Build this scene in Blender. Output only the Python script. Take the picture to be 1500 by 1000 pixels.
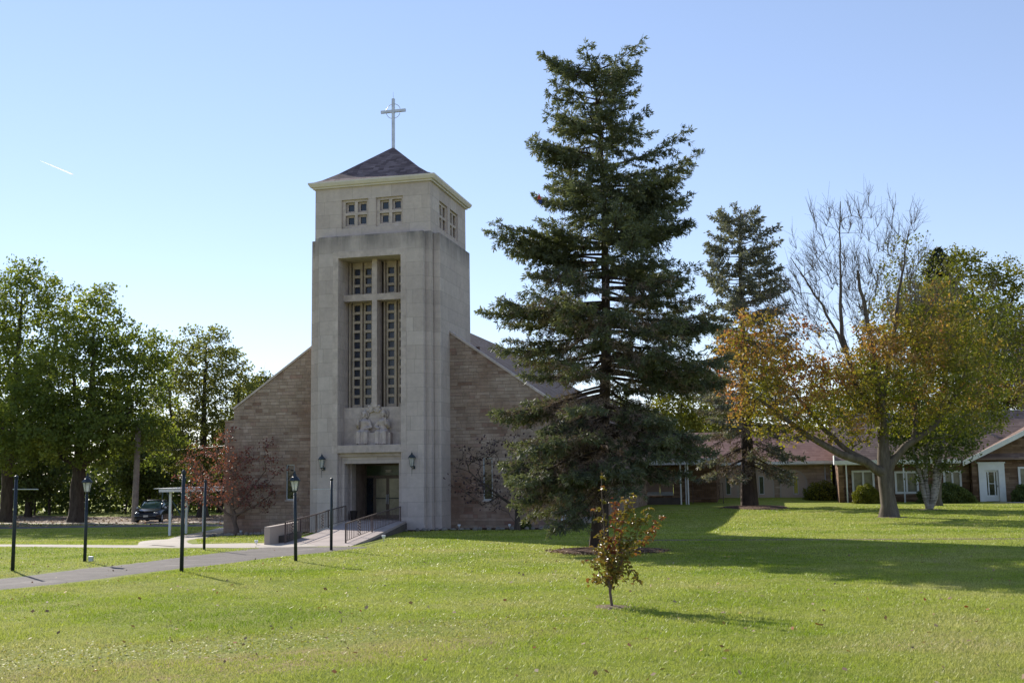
import bpy, bmesh, math, random
import numpy as np
from mathutils import Vector, Matrix, Euler
from mathutils.kdtree import KDTree
R = math.radians
sc = bpy.context.scene
for o in list(bpy.data.objects): bpy.data.objects.remove(o)
C = sc.collection

# ------------------------------------------------------------------ camera
PITCH, ROLL = 0.1218, -0.0145
cf = Vector((0, math.cos(PITCH), math.sin(PITCH))); cr0 = Vector((1, 0, 0)); cu0 = cr0.cross(cf)
cr = math.cos(ROLL)*cr0 + math.sin(ROLL)*cu0; cu = -math.sin(ROLL)*cr0 + math.cos(ROLL)*cu0
cd = bpy.data.cameras.new("camera"); cam = bpy.data.objects.new("camera", cd); C.objects.link(cam)
m = Matrix.Identity(4)
for i in range(3):
    m[i][0] = cr[i]; m[i][1] = cu[i]; m[i][2] = -cf[i]
m[2][3] = 2.45
cam.matrix_world = m
cd.sensor_width = 36; cd.lens = 1569.7/1500*36; cd.clip_start = 0.1; cd.clip_end = 20000
sc.camera = cam
# ------------------------------------------------------------------ sky, sun, exposure
SUN_AZ, SUN_EL = 33.0, 28.0      # degrees left of straight ahead, above the horizon
sd = Vector((-math.sin(R(SUN_AZ))*math.cos(R(SUN_EL)), math.cos(R(SUN_AZ))*math.cos(R(SUN_EL)), math.sin(R(SUN_EL))))
w = bpy.data.worlds.new("World"); sc.world = w; w.use_nodes = True
nt = w.node_tree; nt.nodes.clear()
sky = nt.nodes.new('ShaderNodeTexSky'); sky.sky_type = 'NISHITA'; sky.sun_disc = False
sky.sun_elevation = R(SUN_EL); sky.sun_rotation = R(-SUN_AZ); sky.altitude = 200
sky.air_density = 1.0; sky.dust_density = 0.0; sky.ozone_density = 3.0
bg = nt.nodes.new('ShaderNodeBackground'); bg.inputs['Strength'].default_value = 0.112
wo = nt.nodes.new('ShaderNodeOutputWorld')
tint = nt.nodes.new('ShaderNodeMix'); tint.data_type = 'RGBA'; tint.blend_type = 'MULTIPLY'; tint.inputs[0].default_value = 1
tint.inputs[7].default_value = (1.50, 1.41, 1.52, 1)      # colour tint multiplied into the sky light: less green, more lavender
gm = nt.nodes.new('ShaderNodeGamma'); gm.inputs[1].default_value = 0.72   # compresses the sky colours, dimming the bright horizon against the zenith
nt.links.new(sky.outputs[0], gm.inputs[0]); nt.links.new(gm.outputs[0], tint.inputs[6]); nt.links.new(tint.outputs[2], bg.inputs[0]); nt.links.new(bg.outputs[0], wo.inputs[0])
sl = bpy.data.lights.new("sun", 'SUN'); sl.energy = 4.4; sl.angle = R(0.53); sl.color = (1, 0.93, 0.82)
so = bpy.data.objects.new("sun", sl); C.objects.link(so)
so.rotation_euler = sd.to_track_quat('Z', 'Y').to_euler(); so.location = (-40, 60, 60)
sc.view_settings.view_transform = 'Standard'; sc.view_settings.look = 'None'
sc.view_settings.exposure = 0.8; sc.view_settings.gamma = 1
sc.cycles.max_bounces = 8; sc.cycles.transparent_max_bounces = 8; sc.cycles.use_denoising = True

# ------------------------------------------------------------------ node helpers
class NT:
    def __init__(s, name):
        s.mat = bpy.data.materials.new(name); s.mat.use_nodes = True
        s.t = s.mat.node_tree; s.t.nodes.clear()
        s.out = s.n('ShaderNodeOutputMaterial')
    def n(s, typ, **kw):
        nd = s.t.nodes.new(typ)
        for k, v in kw.items(): setattr(nd, k, v)
        return nd
    def l(s, a, b): s.t.links.new(a, b)
    def put(s, inp, v):
        if hasattr(v, 'is_output') or isinstance(v, bpy.types.NodeSocket): s.l(v, inp)
        elif v is not None: inp.default_value = v
    def m(s, op, a, b=None, c=None, clamp=False):
        nd = s.n('ShaderNodeMath', operation=op); nd.use_clamp = clamp
        s.put(nd.inputs[0], a)
        if b is not None: s.put(nd.inputs[1], b)
        if c is not None: s.put(nd.inputs[2], c)
        return nd.outputs[0]
    def mr(s, v, a, b, c=0.0, d=1.0):
        nd = s.n('ShaderNodeMapRange'); s.put(nd.inputs[0], v)
        for i, x in enumerate((a, b, c, d)): nd.inputs[i+1].default_value = x
        return nd.outputs[0]
    def co(s, kind='Object'): return s.n('ShaderNodeTexCoord').outputs[kind]
    def sep(s, v):
        nd = s.n('ShaderNodeSeparateXYZ'); s.l(v, nd.inputs[0]); return nd.outputs
    def comb(s, x=0.0, y=0.0, z=0.0):
        nd = s.n('ShaderNodeCombineXYZ')
        for i, v in enumerate((x, y, z)): s.put(nd.inputs[i], v)
        return nd.outputs[0]
    def noise(s, scale, v=None, detail=3.0, rough=0.55, scl=None):
        nd = s.n('ShaderNodeTexNoise'); nd.inputs['Scale'].default_value = scale
        nd.inputs['Detail'].default_value = detail; nd.inputs['Roughness'].default_value = rough
        if v is None: v = s.co()
        if scl:
            mp = s.n('ShaderNodeMapping'); mp.inputs['Scale'].default_value = scl; s.l(v, mp.inputs[0]); v = mp.outputs[0]
        s.l(v, nd.inputs['Vector']); return nd.outputs['Fac']
    def white(s, x, y=0.0):
        nd = s.n('ShaderNodeTexWhiteNoise', noise_dimensions='3D'); s.l(s.comb(x, y, 0.0), nd.inputs['Vector'])
        return nd.outputs['Value']
    def ramp(s, v, stops, interp='LINEAR'):
        nd = s.n('ShaderNodeValToRGB'); s.l(v, nd.inputs[0]); e = nd.color_ramp; e.interpolation = interp
        while len(e.elements) < len(stops): e.elements.new(0.5)
        for el, (p, c) in zip(e.elements, stops): el.position = p; el.color = (*c, 1)
        return nd.outputs[0]
    def mix(s, f, a, b, mode='MIX'):
        nd = s.n('ShaderNodeMix', data_type='RGBA', blend_type=mode)
        s.put(nd.inputs[0], f)
        for i, v in ((6, a), (7, b)):
            if isinstance(v, tuple): nd.inputs[i].default_value = (*v, 1)
            else: s.l(v, nd.inputs[i])
        return nd.outputs[2]
    def bump(s, h, strength=0.5, dist=0.02):
        nd = s.n('ShaderNodeBump'); nd.inputs['Strength'].default_value = strength
        nd.inputs['Distance'].default_value = dist; s.l(h, nd.inputs['Height']); return nd.outputs[0]
    def bsdf(s, col, rough=0.8, metal=0.0, normal=None, spec=0.3, link=True):
        nd = s.n('ShaderNodeBsdfPrincipled')
        if isinstance(col, tuple): nd.inputs['Base Color'].default_value = (*col, 1)
        else: s.l(col, nd.inputs['Base Color'])
        s.put(nd.inputs['Roughness'], rough); nd.inputs['Metallic'].default_value = metal
        nd.inputs['Specular IOR Level'].default_value = spec
        if normal is not None: s.l(normal, nd.inputs['Normal'])
        if link: s.l(nd.outputs[0], s.out.inputs[0])
        return nd

def scale(c, k): return tuple(min(1, x*k) for x in c)

def simple(name, col, rough=0.6, metal=0.0, var=0.15, nscale=3.0, spec=0.3, bump=0.0):
    t = NT(name); f = t.noise(nscale)
    c = t.ramp(f, [(0.3, scale(col, 1-var)), (0.7, scale(col, 1+var))])
    t.bsdf(c, rough, metal, t.bump(t.noise(nscale*8), bump, 0.01) if bump else None, spec)
    return t.mat

def ashlar(name, h, wd, stops, mortar, msize, z0=0.0, big=None, stain=None, bump=0.5, wvar=0.6, fine=25, merge=False, mstr=1.0, var=1.0):
    t = NT(name); co = t.co(); x, y, z = t.sep(co)
    nx, ny, nz = t.sep(t.co('Normal'))
    side = t.m('GREATER_THAN', t.m('ABSOLUTE', nx), t.m('ABSOLUTE', ny))
    s = t.m('ADD', t.m('MULTIPLY', x, t.m('SUBTRACT', 1.0, side)), t.m('MULTIPLY', y, side))
    zz = t.m('DIVIDE', t.m('SUBTRACT', z, z0), h)
    if merge:   # every third course is a double one
        g3 = t.m('FLOOR', t.m('DIVIDE', zz, 3.0)); r3 = t.m('SUBTRACT', zz, t.m('MULTIPLY', g3, 3.0))
        k = t.m('GREATER_THAN', r3, t.m('ADD', 1.0, t.m('MULTIPLY', t.white(g3, 3.3), 0.6)))
        thr = t.m('ADD', 1.0, t.m('MULTIPLY', t.white(g3, 3.3), 0.6))
        fz0 = t.m('DIVIDE', r3, thr); fz1 = t.m('DIVIDE', t.m('SUBTRACT', r3, thr), t.m('SUBTRACT', 3.0, thr))
        row = t.m('ADD', t.m('MULTIPLY', g3, 2.0), k)
        fz = t.m('ADD', t.m('MULTIPLY', fz0, t.m('SUBTRACT', 1.0, k)), t.m('MULTIPLY', fz1, k))
        rh = h*1.4
    else:
        row = t.m('FLOOR', zz); fz = t.m('SUBTRACT', zz, row); rh = h
    rr = t.white(row, 1.7); rr2 = t.white(row, 5.1)
    sw = t.m('DIVIDE', s, t.m('MULTIPLY', wd, t.m('ADD', 1-wvar/2, t.m('MULTIPLY', rr2, wvar))))
    sw = t.m('ADD', t.m('ADD', sw, t.m('MULTIPLY', rr, 17.0)), t.m('MULTIPLY', side, 0.37))
    sw = t.m('ADD', sw, t.m('MULTIPLY', t.m('SINE', t.m('MULTIPLY', sw, 2.1)), 0.22*min(1, wvar*2)))
    col = t.m('FLOOR', sw); fs = t.m('SUBTRACT', sw, col)
    rnd = t.white(row, col)
    ez = t.m('MULTIPLY', t.m('MINIMUM', fz, t.m('SUBTRACT', 1.0, fz)), rh)
    es = t.m('MULTIPLY', t.m('MINIMUM', fs, t.m('SUBTRACT', 1.0, fs)), wd)
    e = t.m('MINIMUM', ez, es)
    joint = t.mr(e, msize*0.5, msize*1.1, 1.0, 0.0)
    c = t.ramp(rnd, stops)
    n1 = t.noise(0.35, co, 4); n2 = t.noise(fine*0.15, co, 5, 0.65)
    c = t.mix(1.0, c, t.ramp(n2, [(0.3, (1-.22*var,)*3), (0.7, (1+.15*var,)*3)]), 'MULTIPLY')
    if big: c = t.mix(t.mr(n1, 0.42, 0.62), c, t.mix(1.0, c, big, 'MULTIPLY'))
    st = t.noise(1.3, co, 4, 0.6, (1.6, 1.6, 0.12))
    c = t.mix(t.mr(st, 0.5, 0.75, 0, 0.5*var), c, t.mix(1.0, c, (0.72, 0.72, 0.72), 'MULTIPLY'))
    if stain:   # dark weathering that hangs below the tops of the parapets
        for (za, zb, k) in stain:
            mk = t.m('MULTIPLY', t.mr(z, za, zb), t.m('LESS_THAN', z, zb+0.03))
            mk = t.m('MULTIPLY', mk, t.mr(t.noise(1.6, co, 5, 0.65, (1.5, 1.5, 0.25)), 0.3, 0.62, 0.25, 1.0))
            c = t.mix(t.m('MULTIPLY', mk, k), c, (0.09, 0.09, 0.095))
    c = t.mix(t.m('MULTIPLY', joint, mstr), c, mortar)
    hgt = t.m('ADD', t.m('MULTIPLY', t.m('SUBTRACT', 1.0, joint), 0.6), t.m('MULTIPLY', t.noise(fine, co, 4, 0.7), 0.5))
    hgt = t.m('ADD', hgt, t.m('MULTIPLY', rnd, 0.4))
    t.bsdf(c, 0.9, 0, t.bump(hgt, bump, 0.02), 0.15)
    return t.mat

def shingles(name, a, b, row=0.14, wd=0.3, bump=0.6):
    t = NT(name); co = t.co(); x, y, z = t.sep(co); nx, ny, nz = t.sep(t.co('Normal'))
    side = t.m('GREATER_THAN', t.m('ABSOLUTE', nx), t.m('ABSOLUTE', ny))
    s = t.m('ADD', t.m('MULTIPLY', x, t.m('SUBTRACT', 1.0, side)), t.m('MULTIPLY', y, side))
    zz = t.m('DIVIDE', z, row); r = t.m('FLOOR', zz); fz = t.m('SUBTRACT', zz, r)
    sw = t.m('ADD', t.m('DIVIDE', s, wd), t.m('MULTIPLY', t.white(r, 2.0), 9.0)); cc = t.m('FLOOR', sw)
    rnd = t.white(r, cc)
    c = t.ramp(rnd, [(0.0, a), (1.0, b)])
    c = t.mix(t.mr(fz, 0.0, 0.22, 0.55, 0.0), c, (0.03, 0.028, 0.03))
    c = t.mix(t.mr(t.noise(0.8, co, 4), 0.45, 0.7, 0, 0.4), c, scale(a, 0.7))
    h = t.m('ADD', t.m('SUBTRACT', 1.0, fz), t.m('MULTIPLY', rnd, 0.5))
    t.bsdf(c, 1.0, 0, t.bump(h, bump, 0.03), 0.04); return t.mat

def leafmat(name, stops, trans=0.4, clump=1.2, rough=0.55, clumpk=0.55, grad=None):
    t = NT(name)
    at = t.n('ShaderNodeAttribute'); at.attribute_name = 'rnd'
    f = t.m('ADD', t.m('MULTIPLY', at.outputs['Fac'], 1-clumpk), t.m('MULTIPLY', t.mr(t.noise(clump, None, 2), 0.3, 0.7), clumpk))
    if grad:   # leaves turn first on one side and high in the crown
        gx, gy, gz_ = t.sep(t.co()); f = t.m('ADD', f, t.m('ADD', t.m('MULTIPLY', gx, grad[0]), t.m('MULTIPLY', t.m('SUBTRACT', gz_, grad[2]), grad[1])), clamp=True)
    c = t.ramp(f, stops)
    p = t.bsdf(c, rough, 0, None, 0.25, link=False)
    tr = t.n('ShaderNodeBsdfTranslucent')
    t.l(t.mix(1.0, c, (1.0, 1.0, 0.5), 'MULTIPLY'), tr.inputs[0])
    mx = t.n('ShaderNodeMixShader'); mx.inputs[0].default_value = trans
    t.l(p.outputs[0], mx.inputs[1]); t.l(tr.outputs[0], mx.inputs[2]); t.l(mx.outputs[0], t.out.inputs[0])
    return t.mat

def bark(name, a, b, sc_=6):
    t = NT(name); n = t.noise(sc_, None, 5, 0.7, (1, 1, 0.2))
    t.bsdf(t.ramp(n, [(0.3, a), (0.7, b)]), 0.95, 0, t.bump(n, 0.8, 0.04), 0.1); return t.mat

# ------------------------------------------------------------------ geometry helpers
def tag(o, label=None, cat=None, group=None, kind=None):
    if label: o['label'] = label
    if cat: o['category'] = cat
    if group: o['group'] = group
    if kind: o['kind'] = kind
    return o
def empty(name, loc=(0, 0, 0), rz=0.0, label=None, cat=None, group=None):
    o = bpy.data.objects.new(name, None); C.objects.link(o); o.location = loc; o.rotation_euler = (0, 0, rz)
    o.empty_display_size = 0.3
    return tag(o, label, cat, group)

class MB:
    def __init__(s): s.v = []; s.f = []
    def add(s, vs, fs):
        n = len(s.v); s.v += [tuple(v) for v in vs]; s.f += [tuple(n+i for i in f) for f in fs]; return s
    def box(s, x0, x1, y0, y1, z0, z1):
        vs = [(x, y, z) for z in (z0, z1) for y in (y0, y1) for x in (x0, x1)]
        return s.add(vs, [(0, 2, 3, 1), (4, 5, 7, 6), (0, 1, 5, 4), (2, 6, 7, 3), (0, 4, 6, 2), (1, 3, 7, 5)])
    def tube(s, pts, rad, n=8, cap=True):
        pts = [Vector(p) for p in pts]
        if not hasattr(rad, '__len__'): rad = [rad]*len(pts)
        ring0 = len(s.v); prev = None
        for i, p in enumerate(pts):
            d = (pts[min(i+1, len(pts)-1)] - pts[max(i-1, 0)]).normalized()
            if prev is None:
                a = d.orthogonal().normalized()
            else:
                a = (prev - d*prev.dot(d)).normalized()
            prev = a; b = d.cross(a)
            for k in range(n):
                t = 2*math.pi*k/n
                s.v.append(tuple(p + (a*math.cos(t)+b*math.sin(t))*rad[i]))
        for i in range(len(pts)-1):
            for k in range(n):
                a0 = ring0+i*n+k; a1 = ring0+i*n+(k+1) % n
                s.f.append((a0, a1, a1+n, a0+n))
        if cap:
            s.f.append(tuple(ring0+k for k in reversed(range(n))))
            s.f.append(tuple(ring0+(len(pts)-1)*n+k for k in range(n)))
        return s
    def lathe(s, prof, c=(0, 0), n=16, square=False):
        r0 = len(s.v)
        for r, z in prof:
            for k in range(n):
                t = 2*math.pi*(k+0.5)/n
                s.v.append((c[0]+r*math.cos(t), c[1]+r*math.sin(t), z))
        for i in range(len(prof)-1):
            for k in range(n):
                a0 = r0+i*n+k; a1 = r0+i*n+(k+1) % n
                s.f.append((a0, a1, a1+n, a0+n))
        s.f.append(tuple(r0+k for k in reversed(range(n)))); s.f.append(tuple(r0+(len(prof)-1)*n+k for k in range(n)))
        return s
    def prism(s, poly, y0, y1, axis='y'):
        n = len(poly)
        def P(a, b, c): return (a, c, b) if axis == 'y' else ((c, a, b) if axis == 'x' else (a, b, c))
        vs = [P(a, b, y0) for a, b in poly]+[P(a, b, y1) for a, b in poly]
        fs = [tuple(range(n)), tuple(reversed(range(n, 2*n)))]+[(i, i+n, (i+1) % n+n, (i+1) % n) for i in range(n)]
        return s.add(vs, fs)
    def wall(s, axis, a0, a1, z0, z1, c0, c1, holes=()):
        """slab with rectangular holes; axis 'x': runs along x, thickness y c0..c1; 'y': runs along y, thickness in x"""
        A = sorted({a0, a1, *[v for h in holes for v in h[:2] if a0 < v < a1]})
        Z = sorted({z0, z1, *[v for h in holes for v in h[2:] if z0 < v < z1]})
        def solid(i, j):
            if i < 0 or j < 0 or i >= len(A)-1 or j >= len(Z)-1: return False
            a = (A[i]+A[i+1])/2; z = (Z[j]+Z[j+1])/2
            return not any(h[0] < a < h[1] and h[2] < z < h[3] for h in holes)
        def P(a, z, c): return (a, c, z) if axis == 'x' else (c, a, z)
        for i in range(len(A)-1):
            for j in range(len(Z)-1):
                if not solid(i, j): continue
                p, q, u, v = A[i], A[i+1], Z[j], Z[j+1]
                for c in (c0, c1): s.add([P(p, u, c), P(q, u, c), P(q, v, c), P(p, v, c)], [(0, 1, 2, 3)])
                if not solid(i-1, j): s.add([P(p, u, c0), P(p, u, c1), P(p, v, c1), P(p, v, c0)], [(0, 1, 2, 3)])
                if not solid(i+1, j): s.add([P(q, u, c0), P(q, u, c1), P(q, v, c1), P(q, v, c0)], [(0, 1, 2, 3)])
                if not solid(i, j-1): s.add([P(p, u, c0), P(p, u, c1), P(q, u, c1), P(q, u, c0)], [(0, 1, 2, 3)])
                if not solid(i, j+1): s.add([P(p, v, c0), P(p, v, c1), P(q, v, c1), P(q, v, c0)], [(0, 1, 2, 3)])
        return s
    def ball(s, c, r, n=12, m=8):
        if not hasattr(r, '__len__'): r = (r, r, r)
        r0 = len(s.v)
        for j in range(m+1):
            ph = math.pi*j/m
            for k in range(n):
                t = 2*math.pi*k/n
                s.v.append((c[0]+r[0]*math.sin(ph)*math.cos(t), c[1]+r[1]*math.sin(ph)*math.sin(t), c[2]-r[2]*math.cos(ph)))
        for j in range(m):
            for k in range(n):
                a = r0+j*n+k; b = r0+j*n+(k+1) % n; s.f.append((a, b, b+n, a+n))
        return s
    def build(s, name, mat, parent=None, smooth=False, loc=None, rz=None, bevel=0.0, merge=True):
        me = bpy.data.meshes.new(name); me.from_pydata(s.v, [], s.f)
        bm = bmesh.new(); bm.from_mesh(me)
        if merge: bmesh.ops.remove_doubles(bm, verts=bm.verts, dist=0.0004)
        bmesh.ops.recalc_face_normals(bm, faces=bm.faces)
        bm.to_mesh(me); bm.free()
        me.materials.append(mat)
        if smooth: me.polygons.foreach_set('use_smooth', [True]*len(me.polygons))
        o = bpy.data.objects.new(name, me); C.objects.link(o)
        if parent is not None: o.parent = parent
        if loc: o.location = loc
        if rz: o.rotation_euler = (0, 0, rz)
        if bevel:
            b = o.modifiers.new('bevel', 'BEVEL'); b.width = bevel; b.segments = 2; b.limit_method = 'ANGLE'
        return o

def npmesh(name, verts, k, mat, parent=None, rnd=None):
    """verts (n*k,3): n separate k-gons; rnd: value per polygon"""
    me = bpy.data.meshes.new(name); nv = len(verts); n = nv//k
    me.vertices.add(nv); me.vertices.foreach_set('co', np.ascontiguousarray(verts, dtype=np.float32).ravel())
    me.loops.add(nv); me.loops.foreach_set('vertex_index', np.arange(nv, dtype=np.int32))
    me.polygons.add(n); me.polygons.foreach_set('loop_start', np.arange(n, dtype=np.int32)*k)
    try: me.polygons.foreach_set('loop_total', np.full(n, k, dtype=np.int32))
    except Exception: pass
    if rnd is not None:
        a = me.attributes.new('rnd', 'FLOAT', 'POINT'); a.data.foreach_set('value', np.repeat(rnd, k).astype(np.float32))
    me.update(calc_edges=True); me.materials.append(mat)
    o = bpy.data.objects.new(name, me); C.objects.link(o)
    if parent is not None: o.parent = parent
    return o

def leaves(rs, cen, size, up=0.3, aspect=0.6, droop=0.0):
    """leaf quads (pointed ovals folded out of plane) around centres; returns verts"""
    n = len(cen)
    d = rs.normal(size=(n, 3)); d[:, 2] -= droop; d /= np.linalg.norm(d, axis=1)[:, None]
    q = rs.normal(size=(n, 3)); q[:, 2] += up*2
    s = np.cross(d, q); s /= np.linalg.norm(s, axis=1)[:, None]+1e-9
    sz = (size*(0.6+0.8*rs.random(n)))[:, None]
    a = cen-d*sz*0.5; b = cen+s*sz*aspect*0.5; c = cen+d*sz*0.5; e = cen-s*sz*aspect*0.5
    return np.stack([a, b, c, e], 1).reshape(-1, 3)

# ------------------------------------------------------------------ terrain
def ss(a, b, t):
    t = np.clip((t-a)/(b-a), 0, 1); return t*t*(3-2*t)
def G(x, y):
    x = np.asarray(x, float); y = np.asarray(y, float)
    b = .8-.01667*np.minimum(y, 95)
    k = np.clip((x+2)/8, 0, 1)
    z = b*(1-k)+np.maximum(b, -.02)*k+k*.28*ss(79, 84, y)
    z = z-.03*np.clip(-6-x, 0, 9)*ss(38, 50, y)*(1-.6*ss(55, 70, y))
    return z + 0.018*np.sin(x*0.9+y*0.35)*np.sin(y*0.8-x*0.2)*(1-ss(28, 34, y))
def gz(x, y): return float(G(x, y))

# ------------------------------------------------------------------ materials
LIME_STAIN = [(12.3, 13.37, 0.8), (14.9, 15.76, 0.12)]
M = {}
M['lime'] = ashlar('limestone', .63, 1.25, [(0, (.465, .395, .365)), (.5, (.51, .435, .40)), (1, (.55, .475, .44))], (.30, .265, .235), .011,
                   z0=-.023, big=(.93, .93, .94), var=.5, stain=LIME_STAIN, bump=0.25, fine=30, mstr=0.75)
M['lime_plain'] = ashlar('limestone_trim', .63, 2.2, [(0, (.47, .395, .36)), (1, (.53, .455, .42))], (.3, .27, .24), .008, z0=-.023, bump=0.2, mstr=0.4)
M['warm'] = ashlar('limestone_warm', .63, 1.8, [(0, (.42, .35, .28)), (1, (.48, .40, .33))], (.3, .24, .18), .008, z0=-.023, bump=0.2, mstr=0.5)
M['sand'] = ashlar('sandstone', .105, .40, [(0, (.24, .16, .125)), (.1, (.31, .235, .185)), (.5, (.35, .268, .215)), (.9, (.40, .315, .26)), (1, (.28, .18, .145))],
                   (.24, .18, .14), .008, big=(.74, .62, .57), bump=0.9, wvar=0.6, fine=14, merge=True, mstr=0.9)
M['brown_stone'] = ashlar('brown_stone', .1, .7, [(0, (.14, .092, .06)), (.5, (.22, .15, .10)), (1, (.30, .215, .15))], (.09, .06, .045), .006,
                          big=(.8, .7, .65), bump=0.8, wvar=0.9, fine=14, merge=True)
M['wing_stone'] = ashlar('tan_stone', .16, .8, [(0, (.32, .245, .18)), (.5, (.42, .33, .25)), (1, (.48, .39, .30))], (.17, .13, .1), .007,
                         bump=0.6, wvar=0.9, fine=14, merge=True)
M['brick'] = ashlar('red_brick', .075, .22, [(0, (.17, .075, .05)), (1, (.28, .13, .09))], (.2, .16, .13), .006, bump=0.4, wvar=0.05)
M['slate'] = shingles('slate_shingle', (.12, .09, .09), (.25, .195, .19), row=.13, wd=.26, bump=1.0)
M['nave_roof'] = shingles('nave_shingle', (.075, .062, .07), (.13, .11, .12))
M['pink_roof'] = shingles('pink_shingle', (.27, .165, .14), (.34, .215, .185), bump=0.3)
M['brown_roof'] = shingles('brown_shingle', (.22, .155, .13), (.33, .24, .2))
M['gutter'] = simple('gutter_paint', (.60, .555, .53), 0.5, var=.06)
M['white'] = simple('white_paint', (.74, .76, .77), 0.5, var=.06, nscale=2)
M['dimwhite'] = simple('weathered_white', (.5, .52, .54), 0.6, var=.12)
M['black_iron'] = simple('black_iron', (.022, .026, .032), 0.45, 0.3, nscale=9)
M['post'] = simple('post_paint', (.028, .036, .045), 0.42, 0.2, var=.3, nscale=5, bump=0.1)
M['rail'] = simple('rail_iron', (.12, .085, .075), 0.6, 0.2, var=.3, nscale=5)
M['copper'] = simple('dark_bronze', (.045, .06, .07), 0.5, 0.5, nscale=6)
M['steel'] = simple('galvanised_steel', (.55, .57, .6), 0.45, 0.6, nscale=6)
M['door'] = simple('bronze_frame', (.10, .075, .06), 0.4, 0.3)
M['concrete'] = simple('concrete', (.40, .36, .32), 0.95, var=.14, nscale=1.3, bump=0.4)
M['ramp'] = simple('ramp_concrete', (.36, .30, .275), 0.95, var=.12, nscale=1.1, bump=0.4)
M['dark_conc'] = simple('dark_concrete', (.1, .085, .075), 0.95, var=.2, nscale=1.5, bump=0.4)
M['tan_panel'] = simple('tan_panel', (.42, .34, .285), 0.85, var=.06, nscale=1.0)
M['garage'] = simple('painted_door', (.30, .21, .17), 0.6, var=.05)
M['kick'] = simple('kick_plate', (.35, .36, .37), 0.5, 0.3)
M['wood_pole'] = simple('weathered_pole', (.22, .18, .15), 0.9, var=.2, nscale=3)
M['vent'] = simple('brown_vent', (.08, .04, .03), 0.7)
M['red'] = simple('red_nylon', (.45, .05, .03), 0.6); M['blue'] = simple('blue_nylon', (.03, .05, .2), 0.6)
M['terracotta'] = simple('dark_pot', (.03, .022, .02), 0.6)
M['teal'] = simple('teal_frame', (.10, .17, .18), 0.5)
M['stone_edge'] = simple('edge_stone', (.20, .18, .16), 0.9, var=.25, nscale=4, bump=0.5)
M['plate'] = simple('plate', (.45, .42, .36), 0.6)

def glassmat(name, col, rough=0.08, spec=0.5, var=0.0, metal=0.0):
    t = NT(name); n = t.noise(1.7, None, 3)
    c = t.ramp(n, [(0.35, scale(col, 1-var)), (0.65, scale(col, 1+var))])
    t.bsdf(c, rough, metal, t.bump(t.noise(6.0), 0.08, 0.02), spec); return t.mat
M['glass'] = glassmat('dark_glass', (.012, .016, .022), 0.06, 0.6, 0.5)
M['stained'] = glassmat('leaded_glass', (.018, .024, .045), 0.25, 0.5, 0.6)
M['door_glass'] = glassmat('door_glass', (.26, .23, .16), 0.2, 0.5, 0.25)
M['curtain'] = glassmat('curtained_glass', (.17, .17, .12), 0.15, 0.5, 0.3)
M['yel_glass'] = glassmat('amber_glass', (.30, .27, .03), 0.2, 0.4, 0.3)
M['grn_glass'] = glassmat('green_glass', (.035, .055, .03), 0.2, 0.4, 0.3)
t = NT('lantern_glass'); p = t.bsdf((.75, .75, .7), 0.15, 0, None, 0.5, link=False)
tr = t.n('ShaderNodeBsdfTransparent'); mx = t.n('ShaderNodeMixShader'); mx.inputs[0].default_value = .5
t.l(p.outputs[0], mx.inputs[1]); t.l(tr.outputs[0], mx.inputs[2]); t.l(mx.outputs[0], t.out.inputs[0]); M['lantern'] = t.mat

# grass ground
t = NT('lawn'); co = t.co('Object')
a = t.noise(0.22, co, 3); b = t.noise(1.3, co, 5, .65); c3 = t.noise(14, co, 5, .7, (1, .45, 1)); c4 = t.noise(60, co, 3, .7)
col = t.ramp(a, [(.32, (.20, .25, .022)), (.5, (.27, .315, .034)), (.66, (.33, .345, .06))])
col = t.mix(t.mr(b, .45, .72, 0, .6), col, (.31, .30, .085))
col = t.mix(t.mr(b, .50, .28, 0, .4), col, (.15, .205, .02))
col = t.mix(t.mr(c3, .52, .72, 0, .55), col, (.075, .12, .012))
col = t.mix(t.mr(c3, .42, .25, 0, .35), col, (.30, .32, .10))
c5 = t.noise(4.5, co, 6, .75, (1, .5, 1)); col = t.mix(t.mr(c5, .5, .66, 0, .5), col, (.33, .34, .12)); col = t.mix(t.mr(c5, .48, .32, 0, .45), col, (.12, .165, .016))
col = t.mix(t.mr(c4, .58, .75, 0, .45), col, (.36, .34, .17))
col = t.mix(t.mr(c4, .42, .28, 0, .4), col, (.05, .08, .01))
# tan worn patch in front
x, y, z = t.sep(co)
dx = t.m('DIVIDE', t.m('ADD', x, 3.0), 3.2); dy = t.m('DIVIDE', t.m('SUBTRACT', t.m('SUBTRACT', y, 12.3), t.m('MULTIPLY', x, 0.55)), 1.0)
rr = t.m('ADD', t.m('MULTIPLY', dx, dx), t.m('MULTIPLY', dy, dy))
pm = t.m('MULTIPLY', t.mr(rr, 1.4, 0.3), t.mr(t.noise(2.2, co, 5, .7), .36, .52))
col = t.mix(t.m('MULTIPLY', pm, .9), col, (.40, .29, .15))
hb = t.m('ADD', t.m('MULTIPLY', c3, 1.0), t.m('MULTIPLY', c4, .7))
p = t.bsdf(col, 0.9, 0, t.bump(hb, 0.9, 0.06), 0.1, link=False)
tr = t.n('ShaderNodeBsdfTranslucent'); t.l(col, tr.inputs[0])
t.l(p.outputs[0], t.out.inputs[0]); M['lawn'] = t.mat
t = NT('grass_blade'); co = t.co(); at = t.n('ShaderNodeAttribute'); at.attribute_name = 'rnd'
c1 = t.ramp(t.noise(.30, co, 4, .6), [(.36, (.21, .31, .018)), (.46, (.31, .395, .032)), (.55, (.40, .445, .075)), (.66, (.47, .455, .15))])
c2 = t.mix(t.mr(t.noise(1.6, co, 4, .65), .45, .7, 0, .45), c1, (.40, .36, .15))
bx_, by_, bz_ = t.sep(co)
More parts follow.
